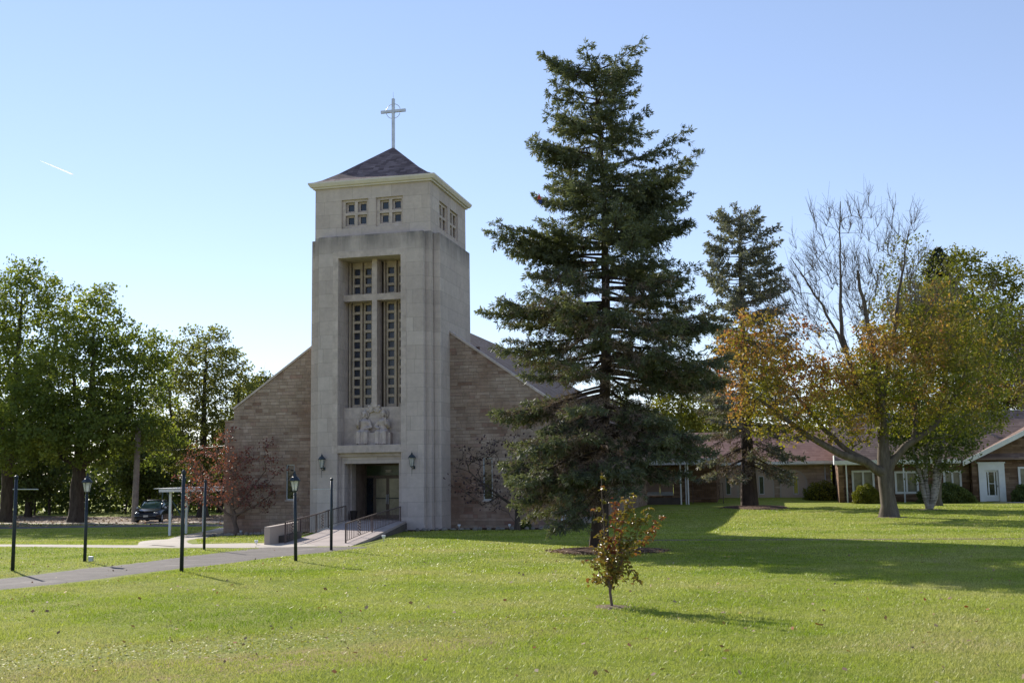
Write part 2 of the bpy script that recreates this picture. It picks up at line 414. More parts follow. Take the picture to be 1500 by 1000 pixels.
for (px_, py_, rx_, ry_, sl_, k_, cc_) in ((-3.0, 12.2, 3.6, 1.1, .5, .8, (.50, .40, .20)), (4.3, 11.6, 1.9, .8, .1, .75, (.50, .43, .20)), (-6.5, 20, 2.5, 1.0, .3, .5, (.46, .44, .16)), (8, 22, 4, 1.2, 0, .4, (.44, .43, .16))):
    ex = t.m('DIVIDE', t.m('SUBTRACT', bx_, px_), rx_); ey = t.m('DIVIDE', t.m('SUBTRACT', t.m('SUBTRACT', by_, py_), t.m('MULTIPLY', t.m('SUBTRACT', bx_, px_), sl_)), ry_)
    e2 = t.m('ADD', t.m('MULTIPLY', ex, ex), t.m('MULTIPLY', ey, ey))
    c2 = t.mix(t.m('MULTIPLY', t.m('MULTIPLY', t.mr(e2, 1.3, .1), t.mr(t.noise(1.9, co, 4, .7), .35, .6)), k_), c2, cc_)
c3_ = t.mix(1.0, c2, t.ramp(at.outputs['Fac'], [(0, (.45, .5, .4)), (.5, (1, 1, 1)), (.9, (1.1, 1.08, 1.15)), (1, (1.35, 1.25, 1.6))]), 'MULTIPLY')
p = t.bsdf(c3_, .45, 0, None, .35, link=False); tr = t.n('ShaderNodeBsdfTranslucent'); t.l(c3_, tr.inputs[0]); mx = t.n('ShaderNodeMixShader'); mx.inputs[0].default_value = .45
t.l(p.outputs[0], mx.inputs[1]); t.l(tr.outputs[0], mx.inputs[2]); t.l(mx.outputs[0], t.out.inputs[0]); M['blade'] = t.mat
t = NT('asphalt'); co = t.co(); n = t.noise(2.0, co, 5, .6); n2 = t.noise(70, co, 3, .8)
col = t.ramp(n, [(.3, (.085, .075, .07)), (.7, (.15, .13, .12))]); col = t.mix(t.mr(n2, .5, .75, 0, .5), col, (.26, .24, .22))
col = t.mix(t.mr(t.noise(.6, co, 6, .7), .60, .66, 0, .6), col, (.24, .21, .19))
t.bsdf(col, .92, 0, t.bump(n2, .5, .01), .2); M['asphalt'] = t.mat
M['walk'] = simple('pale_walk', (.42, .37, .31), .95, var=.12, nscale=1.2, bump=.3)
t = NT('leafy_dirt'); co = t.co(); n = t.noise(1.2, co, 5, .7); n2 = t.noise(9, co, 5, .8)
col = t.ramp(n, [(.3, (.13, .09, .065)), (.7, (.22, .16, .12))]); col = t.mix(t.mr(n2, .5, .62, 0, .8), col, (.42, .33, .26)); col = t.mix(t.mr(n2, .42, .3, 0, .7), col, (.05, .035, .028))
t.bsdf(col, .95, 0, t.bump(n2, .8, .06), .1); M['litter'] = t.mat
t = NT('mulch'); co = t.co(); n = t.noise(8, co, 5, .8)
t.bsdf(t.ramp(n, [(.35, (.05, .028, .02)), (.55, (.14, .09, .065)), (.7, (.30, .22, .17))]), .95, 0, t.bump(n, 1, .06), .1); M['mulch'] = t.mat
t = NT('dark_mulch'); n = t.noise(8, None, 5, .8)
t.bsdf(t.ramp(n, [(.35, (.025, .015, .012)), (.7, (.10, .06, .045))]), .95, 0, t.bump(n, 1, .06), .1); M['dmulch'] = t.mat

# ------------------------------------------------------------------ ground
def axis_pts(segs):
    out = []
    for a, b, st in segs: out += list(np.arange(a, b-1e-6, st))
    out.append(segs[-1][1]); return np.array(out)
xs = axis_pts([(-700, -160, 60), (-160, -60, 10), (-60, 40, .5), (40, 160, 10), (160, 700, 60)])
ys = axis_pts([(-60, 0, 10), (0, 105, .5), (105, 205, 10), (205, 1000, 60)])
X, Y = np.meshgrid(xs, ys); Z = G(X, Y)
me = bpy.data.meshes.new('ground'); nx = len(xs)
vv = np.stack([X, Y, Z], -1).reshape(-1, 3)
I, J = np.meshgrid(np.arange(nx-1), np.arange(len(ys)-1)); q = (J*nx+I).ravel()
me.from_pydata(vv.tolist(), [], np.stack([q, q+1, q+1+nx, q+nx], 1).tolist())
me.materials.append(M['lawn']); me.polygons.foreach_set('use_smooth', [True]*len(me.polygons))
tag(bpy.data.objects.new('ground', me), kind='structure'); C.objects.link(bpy.data.objects['ground'])

def resample(pts, st=0.6):
    out = [pts[0]]
    for a, b in zip(pts[:-1], pts[1:]):
        n = max(1, int(math.dist(a, b)/st))
        for i in range(1, n+1): out.append(tuple(a[k]+(b[k]-a[k])*i/n for k in range(len(a))))
    return out
def smoothline(pts, it=2):
    for _ in range(it):
        o = [pts[0]]
        for a, b in zip(pts[:-1], pts[1:]):
            o.append(tuple(a[k]*.75+b[k]*.25 for k in range(len(a)))); o.append(tuple(a[k]*.25+b[k]*.75 for k in range(len(a))))
        o.append(pts[-1]); pts = o
    return pts
def strip(name, L, Rr, mat, off, wob=0.04, seed=1, jag=True, nm=True):
    """sheet between two polylines with the same number of points"""
    rn = random.Random(seed)
    P = resample([tuple(a)+tuple(b) for a, b in zip(L, Rr)], .5)
    n = 7; vs = []; fs = []
    for p in P:
        for k in range(n):
            s = k/(n-1)
            if k in (0, n-1): s += rn.uniform(-wob, wob)/max(.5, math.dist(p[:2], p[2:]))
            x = p[0]+(p[2]-p[0])*s; y = p[1]+(p[3]-p[1])*s; vs.append((x, y, gz(x, y)+off-(0.03 if k in (0, n-1) else 0)))
    for i in range(len(P)-1):
        for k in range(n-1):
            a = i*n+k; fs.append((a, a+1, a+1+n, a+n))
    o = MB().add(vs, fs).build(name, mat, smooth=True)
    return tag(o, kind='structure')
def path(name, pts, wd, mat, off, sm=2, **k):
    pts = smoothline(pts, sm); L = []; Q = []
    for i, p in enumerate(pts):
        a = Vector(pts[max(0, i-1)]); b = Vector(pts[min(len(pts)-1, i+1)]); d = (b-a).normalized(); nn = Vector((-d.y, d.x))
        L.append((p[0]+nn.x*wd/2, p[1]+nn.y*wd/2)); Q.append((p[0]-nn.x*wd/2, p[1]-nn.y*wd/2))
    return strip(name, L, Q, mat, off, **k)
def disc(name, c, rx, ry, mat, off, seed=0, dome=0.0, n=26):
    rn = random.Random(seed); ph = [rn.uniform(0, 6) for _ in range(3)]; vs = [(c[0], c[1], gz(*c[:2])+off+dome)]; fs = []
    for j in range(1, 6):
        for k in range(n):
            t = 2*math.pi*k/n; r = j/5*(1+.08*math.sin(3*t+ph[0])+.05*math.sin(7*t+ph[1]))
            x = c[0]+rx*r*math.cos(t); y = c[1]+ry*r*math.sin(t)
            vs.append((x, y, gz(x, y)+off*(1 if j < 5 else -1)+dome*(1-(j/5)**2)))
    for k in range(n): fs.append((0, 1+k, 1+(k+1) % n))
    for j in range(4):
        for k in range(n):
            a = 1+j*n+k; b = 1+j*n+(k+1) % n; fs.append((a, a+n, b+n, b))
    return tag(MB().add(vs, fs).build(name, mat, smooth=True), kind='structure')

strip('asphalt_path', [(-17, 5), (-13.6, 14), (-10.95, 23), (-9.95, 26.7), (-9.0, 31.5), (-8.5, 34.3)],
      [(-13.5, 5), (-11.6, 13), (-8.6, 20.9), (-7.67, 23.9), (-5.6, 29.8), (-3.9, 33.4)], M['asphalt'], .014, wob=.13)
path('concrete_walk', [(-30, 43), (-18.2, 38.55), (-14, 36.7), (-11, 35.6), (-8.2, 35.0), (-6.7, 35.3)], 1.35, M['walk'], .022, seed=2)
path('concrete_walk', [(-11.6, 36.4), (-12.7, 39), (-14.2, 44.5), (-14.6, 48.5), (-15.6, 53), (-16, 62)], 1.7, M['walk'], .030, seed=3)
strip('concrete_walk', [(-12.4, 36.7), (-9.3, 37.3), (-7.4, 36.6)], [(-10.8, 35.0), (-8.4, 34.0), (-6.2, 34.3)], M['walk'], .038, seed=4)
path('lawn_walk', [(2.4, 35.75), (9.5, 34.2), (15.3, 32.8), (24, 30.7), (34, 28.2)], .55, M['litter'], .016, seed=5)
path('side_road', [(-60, 75), (-32, 66), (-24.5, 66.9), (-16, 65.3), (-2, 62)], 3.2, M['asphalt'], .02, seed=6)
path('side_road', [(-75, 98), (-50, 84), (-30, 73.5), (-20, 72.4), (-4, 70)], 1.3, M['walk'], .03, seed=7)
strip('leaf_littered_ground', [(-75, 96), (-45, 84), (-31, 73), (-22, 71), (0, 66)], [(-75, 112), (-45, 104), (-34, 96), (-24, 98), (0, 98)], M['litter'], .012, wob=.4, seed=8)
strip('parking_strip', [(-60, 77.5), (-32, 69), (-24.5, 69.5), (-16, 68)], [(-60, 82), (-32, 72), (-24, 72.2), (-16, 70.6)], M['litter'], .016, wob=.3, seed=9)
strip('driveway', [(31.2, 73.0), (33.5, 74.6)], [(40, 66), (41, 69)], M['walk'], .02, seed=11)
disc('mulch_ring', (2.5, 29.3), 1.7, 1.5, M['mulch'], .02, 1, .10)
disc('mulch_ring', (15.7, 70.5), 2.3, 3.6, M['mulch'], .02, 2, .12)
disc('mulch_ring', (1.37, 15.6), .28, .3, M['litter'], .006, 3, .01)
disc('mulch_ring', (18.8, 54.1), .8, .8, M['litter'], .01, 4, .02)
disc('mulch_ring', (24.2, 63.0), .9, .9, M['litter'], .01, 5, .02)

# ------------------------------------------------------------------ church
YAW = 0.2410
NX, NY = -3.6207, 47.6328
def CW(u, v): return (NX+u*math.cos(YAW)+v*math.sin(YAW), NY-u*math.sin(YAW)+v*math.cos(YAW))
def frame(name, label, cat, loc=(0, 0, 0)):
    e = empty(name, (NX, NY, 0), -YAW, label, cat); return e
church = frame('church', 'stone church with a square limestone bell tower, pyramid roof and tall cross', 'church')
lime, lp, warm = M['lime'], M['lime_plain'], M['warm']
cu_ = -2.822
tw = MB()
bel = [(-4.33, -3.01, 13.76, 15.13), (-2.64, -1.32, 13.76, 15.13)]
tw.wall('x', -5.644, 0, -.6, 15.76, 0, .42, holes=bel+[(-4.345, -1.32, 3.78, 12.32), (-4.134, -1.531, .42, 2.961)])
tw.wall('y', .42, 5.224, -.6, 15.76, 0, -.42, holes=[(1.33, 2.64, 13.76, 15.13), (3.01, 4.32, 13.76, 15.13)])
tw.wall('y', .42, 5.224, -.6, 15.76, -5.224, -5.644)
tw.wall('x', -5.644, 0, -.6, 15.76, 5.224, 5.644)
tower = tw.build('tower_wall', lime, church)
fs = MB()
fs.wall('x', -5.32, -.25, -.6, 13.363, -.325, -.002, holes=[(-4.345, -1.32, -.6, 3.43), (-4.345, -1.32, 3.43, 12.32)])
fs.build('front_slab', lime, tower, bevel=.03)
sv = MB(); sv.box(.002, .326, .362, 5.25, -.6, 13.371); sv.build('side_slab', lime, tower, bevel=.03)
sv = MB(); sv.box(-5.97, -5.646, .362, 5.25, -.6, 13.371); sv.build('side_slab', lime, tower, bevel=.03)
# raised band round the big opening
b = MB(); b.wall('x', -4.60, -1.07, 3.43, 12.62, -.337, -.3251, holes=[(-4.345, -1.32, 3.3, 12.32)]); b.build('opening_surround', lp, tower)
# reveals of the deep opening (behind the front wall)
b = MB(); b.box(-4.60, -4.345, .42, 1.3, 3.4, 12.5); b.box(-1.32, -1.06, .42, 1.3, 3.4, 12.5); b.build('opening_reveal', lp, tower)
b = MB(); b.box(-4.345, -1.32, -.31, 1.2, 12.322, 12.6); b.build('opening_soffit', warm, tower)
# relief panel, ledge with a prow
b = MB(); b.box(-4.343, -1.322, .45, 1.2, 3.43, 5.5); b.build('relief_panel', lp, tower)
b = MB(); b.prism([(-4.345, .45), (-4.345, -.33), (-3.55, -.335), (-2.83, -.43), (-2.1, -.335), (-1.32, -.33), (-1.32, .45)], 3.43, 3.78, axis='z'); b.build('door_ledge', lp, tower, bevel=.015)
# window wall with its panes
WV = 1.1
ww = MB(); cols = [cu_-1.12, cu_-.56, cu_+.56, cu_+1.12]; PW = .15; holes = []
for c in cols:
    for k in range(11): holes.append((c-PW, c+PW, 5.68+k*.432, 5.68+k*.432+.31))
    for k in range(3): holes.append((c-PW, c+PW, 10.86+k*.432, 10.86+k*.432+.31))
fr = tower
for ci, c in enumerate(cols):
    hs = [h for h in holes if abs((h[0]+h[1])/2-c) < .01]
    win = MB().wall('x', c-.225, c+.225, 5.5, 12.32, WV-.12, WV+.05, holes=hs).build('window', warm, tower)
    g = MB()
    for h in hs: g.box(h[0]-.02, h[1]+.02, WV-.005, WV+.008, h[2]-.02, h[3]+.02)
    g.build('pane', M['stained'], win)
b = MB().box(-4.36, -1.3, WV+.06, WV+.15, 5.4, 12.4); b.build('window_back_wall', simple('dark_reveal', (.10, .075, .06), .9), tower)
b = MB()
for x in (-4.25, cu_-.84, cu_-.28, cu_+.28, cu_+.84, -1.40): b.box(x-.028, x+.028, WV-.26, WV+.05, 5.5, 12.31)
b.build('window_fin', warm, tower)
b = MB(); b.box(cu_-.12, cu_+.12, .30, WV-.13, 5.5, 12.32); b.box(-4.344, cu_-.12, .30, WV-.13, 10.40, 10.70); b.box(cu_+.12, -1.321, .30, WV-.13, 10.40, 10.70)
b.build('window_cross', lp, tower)
# belfry lights
def belfry(axis, a0, side):
    w_ = 1.32; a1 = a0+w_; hs = []
    z0, z1 = 13.76, 15.13
    for i in range(2):
        for j in range(2):
            aa = a0+.13+i*.60; zz = z0+.14+j*.62
            hs.append((aa+.03, aa+.49, zz, zz+.50))
    if axis == 'x':
        f = MB().wall('x', a0+.002, a1-.002, z0+.002, z1-.002, .09, .15, holes=hs)
        inner = [(h[0]+.09, h[1]-.09, h[2]+.10, h[3]-.08) for h in hs]
        f2 = MB().wall('x', a0+.002, a1-.002, z0+.002, z1-.002, .24, .29, holes=inner)
    else:
        f = MB().wall('y', a0+.002, a1-.002, z0+.002, z1-.002, -.09, -.15, holes=hs)
        inner = [(h[0]+.09, h[1]-.09, h[2]+.10, h[3]-.08) for h in hs]
        f2 = MB().wall('y', a0+.002, a1-.002, z0+.002, z1-.002, -.24, -.29, holes=inner)
    win = f.build('belfry_window', lp, tower); 
    win2 = f2.build('inner_frame', lp, win)
    g = MB()
    for h in inner:
        if axis == 'x': g.box(h[0]-.02, h[1]+.02, .30, .315, h[2]-.02, h[3]+.02)
        else: g.box(-.315, -.30, h[0]-.02, h[1]+.02, h[2]-.02, h[3]+.02)
    g.build('pane', M['glass'], win)
belfry('x', -4.33, 0); belfry('x', -2.64, 0); belfry('y', 1.33, 0); belfry('y', 3.01, 0)
# eave, gutter, roof
ex0, ex1, ey0, ey1 = -5.644, 0, 0, 5.644
def ring(o): return (ex0-o, ex1+o, ey0-o, ey1+o)
b = MB(); prof = [(.0, 15.72), (.10, 15.72), (.10, 15.80), (.19, 15.80), (.27, 15.93), (.28, 16.0), (.22, 16.0)]
for (o, z) in prof:
    x0, x1, y0, y1 = ring(o); b.v += [(x0, y0, z), (x1, y0, z), (x1, y1, z), (x0, y1, z)]
for i in range(len(prof)-1):
    for k in range(4): b.f.append((i*4+k, i*4+(k+1) % 4, (i+1)*4+(k+1) % 4, (i+1)*4+k))
b.build('gutter', M['gutter'], church)
b = MB(); hp = [(3.07, 15.97), (2.6, 16.22), (2.0, 16.66), (.05, 18.34)]
for (h, z) in hp: b.v += [(cu_-h, 2.822-h, z), (cu_+h, 2.822-h, z), (cu_+h, 2.822+h, z), (cu_-h, 2.822+h, z)]
for i in range(3):
    for k in range(4): b.f.append((i*4+k, i*4+(k+1) % 4, (i+1)*4+(k+1) % 4, (i+1)*4+k))
b.f.append((12, 13, 14, 15))
b.build('tower_roof', M['slate'], church)
b = MB(); b.box(cu_-.065, cu_+.065, 2.76, 2.89, 18.25, 20.84); b.box(cu_-.64, cu_-.0655, 2.77, 2.88, 20.14, 20.27); b.box(cu_+.0655, cu_+.64, 2.77, 2.88, 20.14, 20.27)
b.tube([(cu_, 2.825, 20.84), (cu_, 2.825, 21.2)], [.012, .006], 6)
crs = b.build('cross', M['steel'], church)
b = MB(); pts = [(cu_+.37*math.cos(t*math.pi/18), 2.825, 20.205+.37*math.sin(t*math.pi/18)) for t in range(37)]
b.tube(pts, .016, 6, cap=False); b.build('cross_ring', M['steel'], crs)

# portal: stepped jambs, header, vestibule, doors
FP = .95
for i, (d, v0) in enumerate(((.07, -.12), (.14, .38), (.21, .88))):
    v1 = v0+.5
    MB().box(-4.345, -4.345+d, v0, v1-.001, -.3, 3.43-.15*(i+1)).build('portal_jamb', lp, church, bevel=.008)
    MB().box(-1.32-d, -1.32, v0, v1-.001, -.3, 3.43-.15*(i+1)).build('portal_jamb', lp, church, bevel=.008)
b = MB()
for i, v0 in enumerate((-.12, .38, .88)): b.box(-4.345, -1.32, v0, v0+.499, 3.431-.155*(i+1), 3.429)
b.build('portal_header', M['lime_plain'], church)
vest = simple('vestibule_stone', (.24, .18, .15), .9, var=.2)
b = MB(); b.box(-4.3, -4.135, 1.381, 2.6, 0, 3.1); b.box(-1.53, -1.4, 1.381, 2.6, 0, 3.1); b.box(-4.134, -1.531, 1.381, 2.6, 2.962, 3.1); b.build('vestibule', vest, church)
df = MB().wall('x', -4.134, -1.531, .40, 2.961, 2.5, 2.56, holes=[(-4.06, -3.72, .48, 2.30), (-4.06, -1.60, 2.42, 2.88), (-3.65, -2.35, .42, 2.36), (-2.28, -1.60, .48, 2.30)]).build('door_frame', M['door'], church)
MB().box(-4.06, -3.72, 2.52, 2.535, .48, 2.30).build('side_light', M['glass'], df)
MB().box(-2.28, -1.60, 2.52, 2.535, .48, 2.30).build('side_light', M['glass'], df)
MB().box(-4.06, -1.60, 2.52, 2.535, 2.42, 2.88).build('transom', M['grn_glass'], df)
MB().box(-3.10, -2.80, 2.485, 2.499, 2.55, 2.68).build('number_plate', M['plate'], df)
for k, (a, c) in enumerate(((-3.645, -3.005), (-2.995, -2.355))):
    d = MB().wall('x', a, c, .43, 2.35, 2.49, 2.54, holes=[(a+.07, c-.07, .58, 2.27)]).build('door', M['door'], church)
    MB().box(a+.06, c-.06, 2.51, 2.52, .57, 2.28).build('glass', M['door_glass'], d)
    MB().box(a+.07, c-.07, 2.46, 2.489, 1.33, 1.37).build('push_bar', M['black_iron'], d)
    x = c-.04 if k == 0 else a+.04
    MB().tube([(x, 2.49, 1.1), (x, 2.43, 1.12), (x, 2.43, 1.52), (x, 2.49, 1.54)], .014, 6).build('handle', M['steel'], d)
MB().box(-4.344, -1.321, -.32, 2.6, .2, .415).build('landing', M['ramp'], church)

# wall lanterns
def wall_lantern(u, z):
    v = -.325
    base = MB(); base.box(u+.03, u+.10, v-.05, v, z-.30, z-.16)
    base.tube([(u+.06, v-.04, z-.24), (u+.03, v-.12, z-.30), (u, v-.16, z-.24), (u, v-.16, z-.2)], .016, 6)
    base.tube([(u, v-.16, z-.22), (u, v-.16, z-.62)], [.016, .006], 6)
    o = base.build('wall_lantern', M['copper'], church)
    c = (u, v-.16)
    MB().lathe([(.05, z-.2), (.07, z-.18), (.125, z+.18), (.12, z+.2)], c, 6).build('lantern_glass', M['lantern'], o)
    f = MB()
    for k in range(6):
        a = 2*math.pi*(k+.5)/6
        f.tube([(c[0]+.072*math.cos(a), c[1]+.072*math.sin(a), z-.18), (c[0]+.132*math.cos(a), c[1]+.132*math.sin(a), z+.19)], .011, 4)
    f.lathe([(.03, z-.22), (.085, z-.2), (.085, z-.175), (.03, z-.17)], c, 6)
    f.lathe([(.17, z+.18), (.17, z+.205), (.10, z+.30), (.035, z+.35), (.045, z+.37), (.012, z+.42), (.006, z+.48)], c, 6)
    f.build('lantern_cage', M['copper'], o)
wall_lantern(-5.02, 2.98); wall_lantern(-.76, 2.98)

# carved relief over the door: two seated robed figures and a leafy crest
def figure(cu0_, flip, halo_r, lean):
    b = MB(); vb = .43; z0 = 3.79
    # robe over the knees, folds
    n = 28; prof = [(.39, .30, 0), (.38, .31, .10), (.34, .30, .35), (.32, .30, .52), (.30, .24, .62), (.20, .15, .70)]
    r0 = len(b.v)
    for (rx, ry, z) in prof:
        for k in range(n):
            t = 2*math.pi*k/n; fold = 1+.07*math.cos(9*t+.5*flip)*(1-z/.75)
            b.v.append((cu0_+rx*fold*math.cos(t), vb-.12+ry*fold*math.sin(t), z0+z))
    for i in range(len(prof)-1):
        for k in range(n): a = r0+i*n+k; c = r0+i*n+(k+1) % n; b.f.append((a, c, c+n, a+n))
    b.f.append(tuple(r0+k for k in reversed(range(n)))); b.f.append(tuple(r0+(len(prof)-1)*n+k for k in range(n)))
    for s in (-1, 1): b.tube([(cu0_+s*.15, vb-.15, z0+.6), (cu0_+s*.17, vb-.40, z0+.56), (cu0_+s*.18, vb-.40, z0+.05)], [.13, .12, .11], 8)
    for k in range(5): x = cu0_-.24+.12*k; b.tube([(x, vb-.42, z0+.5), (x+.02*(k % 2), vb-.46, z0+.02)], [.02, .035], 6)
    # torso, shoulders, neck
    b.lathe([(.20, z0+.55), (.20, z0+.68), (.19, z0+.85), (.235, z0+1.02), (.22, z0+1.10), (.12, z0+1.17), (.06, z0+1.2), (.06, z0+1.3)], (cu0_, vb-.08), 16)
    b.ball((cu0_-.18, vb-.08, z0+1.05), (.09, .09, .09)); b.ball((cu0_+.18, vb-.08, z0+1.05), (.09, .09, .09))
    # arms with sleeves
    s = flip
    b.tube([(cu0_-s*.22, vb-.1, z0+1.04), (cu0_-s*.30, vb-.16, z0+.80), (cu0_-s*.24, vb-.34, z0+.93), (cu0_-s*.20, vb-.36, z0+1.12)], [.085, .085, .07, .045], 8)
    b.ball((cu0_-s*.20, vb-.37, z0+1.17), (.045, .03, .06), 8, 6)
    b.tube([(cu0_+s*.22, vb-.1, z0+1.04), (cu0_+s*.32, vb-.14, z0+.80), (cu0_+s*.16, vb-.34, z0+.74)], [.09, .10, .06], 8)
    b.ball((cu0_+s*.13, vb-.36, z0+.74), (.05, .05, .04), 8, 6)
    # head with face, hair
    hz = z0+1.40; hx = cu0_+lean
    b.ball((hx, vb-.12, hz), (.095, .105, .125), 12, 10); b.ball((hx, vb-.225, hz-.01), (.018, .03, .03), 6, 5)
    b.ball((hx, vb-.10, hz+.03), (.115, .11, .125), 12, 8); b.ball((hx, vb-.2, hz-.09), (.05, .035, .04), 8, 6)
    b.ball((hx-.035, vb-.212, hz+.012), (.02, .01, .012), 6, 5); b.ball((hx+.035, vb-.212, hz+.012), (.02, .01, .012), 6, 5)
    for q in (-1, 1): b.tube([(hx+q*.10, vb-.08, hz+.02), (hx+q*.11, vb-.06, hz-.16)], [.04, .035], 6)
    o = b.build('relief_figure', lp, church, merge=False)
    md = o.modifiers.new('remesh', 'REMESH'); md.mode = 'VOXEL'; md.voxel_size = .016; md.use_smooth_shade = True
    h = MB(); pts = []
    h.tube([(hx+halo_r*math.cos(k*math.pi/14), vb-.03, hz+halo_r*math.sin(k*math.pi/14)) for k in range(29)], .022, 6, cap=False)
    h.tube([(hx, vb, hz), (hx, vb-.03, hz)], [halo_r, halo_r-.01], 24)
    h.build('halo', lp, o)
figure(-3.31, 1, .19, 0); figure(-2.41, -1, .21, .02)
b = MB()
b.box(-3.74, -1.99, .12, .45, 3.781, 4.33)
b.build('bench_relief', lp, church, bevel=.02)
b = MB(); cx_, cz_ = -2.86, 5.42
for k in range(11):
    a = math.radians(-12+20.4*k); r_ = .24 if k % 2 == 0 else .17
    for rr_, q in ((r_, .075), (r_*.55, .08)):
        b.ball((cx_+rr_*1.15*math.cos(a), .38, cz_+rr_*math.sin(a)), (q, .07, q), 7, 5)
b.ball((cx_, .38, cz_+.33), (.06, .05, .13), 8, 6)
for s in (-1, 1):
    b.tube([(cx_+s*.28, .38, cz_-.02), (cx_+s*.20, .36, cz_-.14), (cx_+s*.06, .36, cz_-.10), (cx_, .36, cz_-.02)], [.03, .04, .035, .03], 6)
b.build('crest_relief', lp, church, merge=False)

# gable wall
def zr(u): return 11.12-.70*abs(u-cu_)
gw = []
for side in (-1, 1):
    uo = cu_+side*8.24; ush = cu_+side*7.78; ui = cu_+side*2.95
    a0, a1 = min(uo, ui), max(uo, ui)
    wh = (-7.83, -7.41, 1.33, 3.0) if side < 0 else (1.86, 2.30, 1.24, 3.15)
    b = MB().wall('x', a0, a1, -1.2, 5.1, 1.75, 2.1, holes=[wh])
    poly = [(ui, 5.1), (ush, 5.1), (ush, zr(ush)), (ui, zr(ui))]
    b.prism(poly, 1.75, 2.1)
    wl = b.build('gable_wall', M['sand'], church)
    if side < 0: MB().box(uo-.02, ush-.001, 1.72, 2.12, 5.101, 5.16).build('shoulder_cap', M['wing_stone'], wl)
    # rake coping
    p0 = Vector((ui, 0, zr(ui)+.004)); p1 = Vector((ush-.0, 0, zr(ush)+.004)); 
    MB().prism([(p0.x, p0.z), (p1.x, p1.z), (p1.x+side*.05, p1.z-.01), (p1.x+side*.05, p1.z+.08), (p0.x, p0.z+.11)], 1.70, 2.16).build('rake_coping', M['lime_plain'], wl)
    x0, x1, z0, z1 = wh
    wf = MB().wall('x', x0+.002, x1-.002, z0+.002, z1-.002, 1.80, 1.87, holes=[(x0+.045, x1-.045, z0+.05, z1-.045)]).build('window', M['dimwhite'], wl)
    MB().box(x0+.04, x1-.04, 1.845, 1.855, z0+.04, z1-.04).build('pane', M['glass'], wf)
    MB().box(x0-.03, x1+.03, 1.70, 1.86, z0-.06, z0-.001).build('sill', M['lime_plain'], wf)
b = MB(); 
for s in (-1, 1):
    e = cu_+s*8.3
    zz = lambda u: 10.84-.7*abs(u-cu_)
    b.prism([(cu_, 10.84), (e, zz(e)), (e, zz(e)-.16), (cu_, 10.66)], 2.101, 34.0)
b.build('nave_roof', M['nave_roof'], church)
MB().tube([(1.35, 2.9, 7.6), (1.35, 2.9, 8.35)], [.10, .10], 10).build('roof_vent', M['vent'], church)
b = MB().wall('y', 2.1, 6.46, -1.2, 5.0, 5.42, 5.1); b.wall('y', 11.4, 33.9, -1.2, 5.0, 5.42, 5.1)
b.wall('y', 6.46, 11.4, -1.2, 5.0, 4.0, 3.7, holes=[(7.6, 8.7, -.1, 2.1)])
b.wall('x', 4.0, 5.099, -1.2, 5.0, 6.46, 6.2); b.wall('x', 4.0, 5.099, -1.2, 5.0, 11.4, 11.6)
b.wall('y', 2.1, 33.9, -1.5, 5.0, -11.06, -10.74, holes=[]); b.wall('x', -10.739, 5.099, -1.2, 5.0, 33.6, 33.9)
b.prism([(-10.7, 5.0), (5.09, 5.0), (cu_, 10.5)], 33.6, 33.9)
b.build('nave_wall', M['sand'], church)
MB().box(4.02, 5.09, 6.5, 11.3, 3.3, 5.0).build('porch_lintel', M['sand'], church)
sd_ = MB().box(3.8, 3.88, 7.62, 8.68, -.08, 2.08).build('side_door', M['door'], church)
for (u, v) in ((5.47, 1.66), (5.62, 1.72)):
    b = MB(); b.tube([(u, v, 4.8), (u, v, .15), (u+.02, v-.12, .02)], .045, 8); b.build('downspout', M['dimwhite'], church)
# foundation planting strip stones come later
landing = MB().box(4.1, 5.9, 6.6, 11.2, -.6, .10).build('side_landing', M['concrete'], church)

# ------------------------------------------------------------------ entrance ramp with railings and cheek wall
RT = lambda v: .42+.0145*min(0, v+.3)
ramp = frame('entrance_ramp', 'long pinkish concrete ramp rising to the tower doorway', 'ramp')
Lp = [(-.88, -14.02), (-1.29, -12.73), (-1.6, -10.13), (-1.98, -8.16), (-2.9, -3.97), (-3.9, -.335)]
Rp = [(1.83, -14.19), (1.55, -12.67), (1.28, -11.2), (.92, -9.4), (-.15, -4.6), (-1.1, -.335)]
b = MB(); n = len(Lp)
for (a, c) in zip(Lp, Rp):
    zt = RT(a[1]) + (0.0 if a[1] > -14 else -.02)
    b.v += [(a[0], a[1], zt), (c[0], c[1], RT(c[1])), (c[0], c[1], zt-1.0), (a[0], a[1], zt-1.0)]
for i in range(n-1): a = i*4; b.f += [(a, a+1, a+5, a+4), (a+1, a+2, a+6, a+5), (a+3, a, a+4, a+7)]
b.f += [(0, 1, 2, 3), (4*n-4, 4*n-3, 4*n-2, 4*n-1)]
slab = b.build('ramp_slab', M['ramp'], ramp)
b = MB()
for (a, c) in zip(Rp[2:], Rp[3:]):
    o = .004
    b.add([(a[0]+o, a[1], RT(a[1])-.09), (c[0]+o, c[1], RT(c[1])-.09), (c[0]+o, c[1], -.6), (a[0]+o, a[1], -.6), (a[0]+.05, a[1], RT(a[1])-.09), (c[0]+.05, c[1], RT(c[1])-.09), (c[0]+.05, c[1], -.6), (a[0]+.05, a[1], -.6)],
          [(0, 1, 5, 4), (4, 5, 6, 7), (0, 4, 7, 3), (1, 2, 6, 5), (0, 3, 2, 1), (3, 7, 6, 2)])
b.build('ramp_side', M['dark_conc'], ramp)
b = MB()
for (p, q) in (((-.05, -13.2), (-.75, -9.2)),):
    d = .012; b.add([(p[0]-d, p[1], RT(p[1])+.003), (p[0]+d, p[1], RT(p[1])+.003), (q[0]+d, q[1], RT(q[1])+.003), (q[0]-d, q[1], RT(q[1])+.003)], [(0, 1, 2, 3)])
b.build('ramp_joint', M['dark_conc'], ramp)
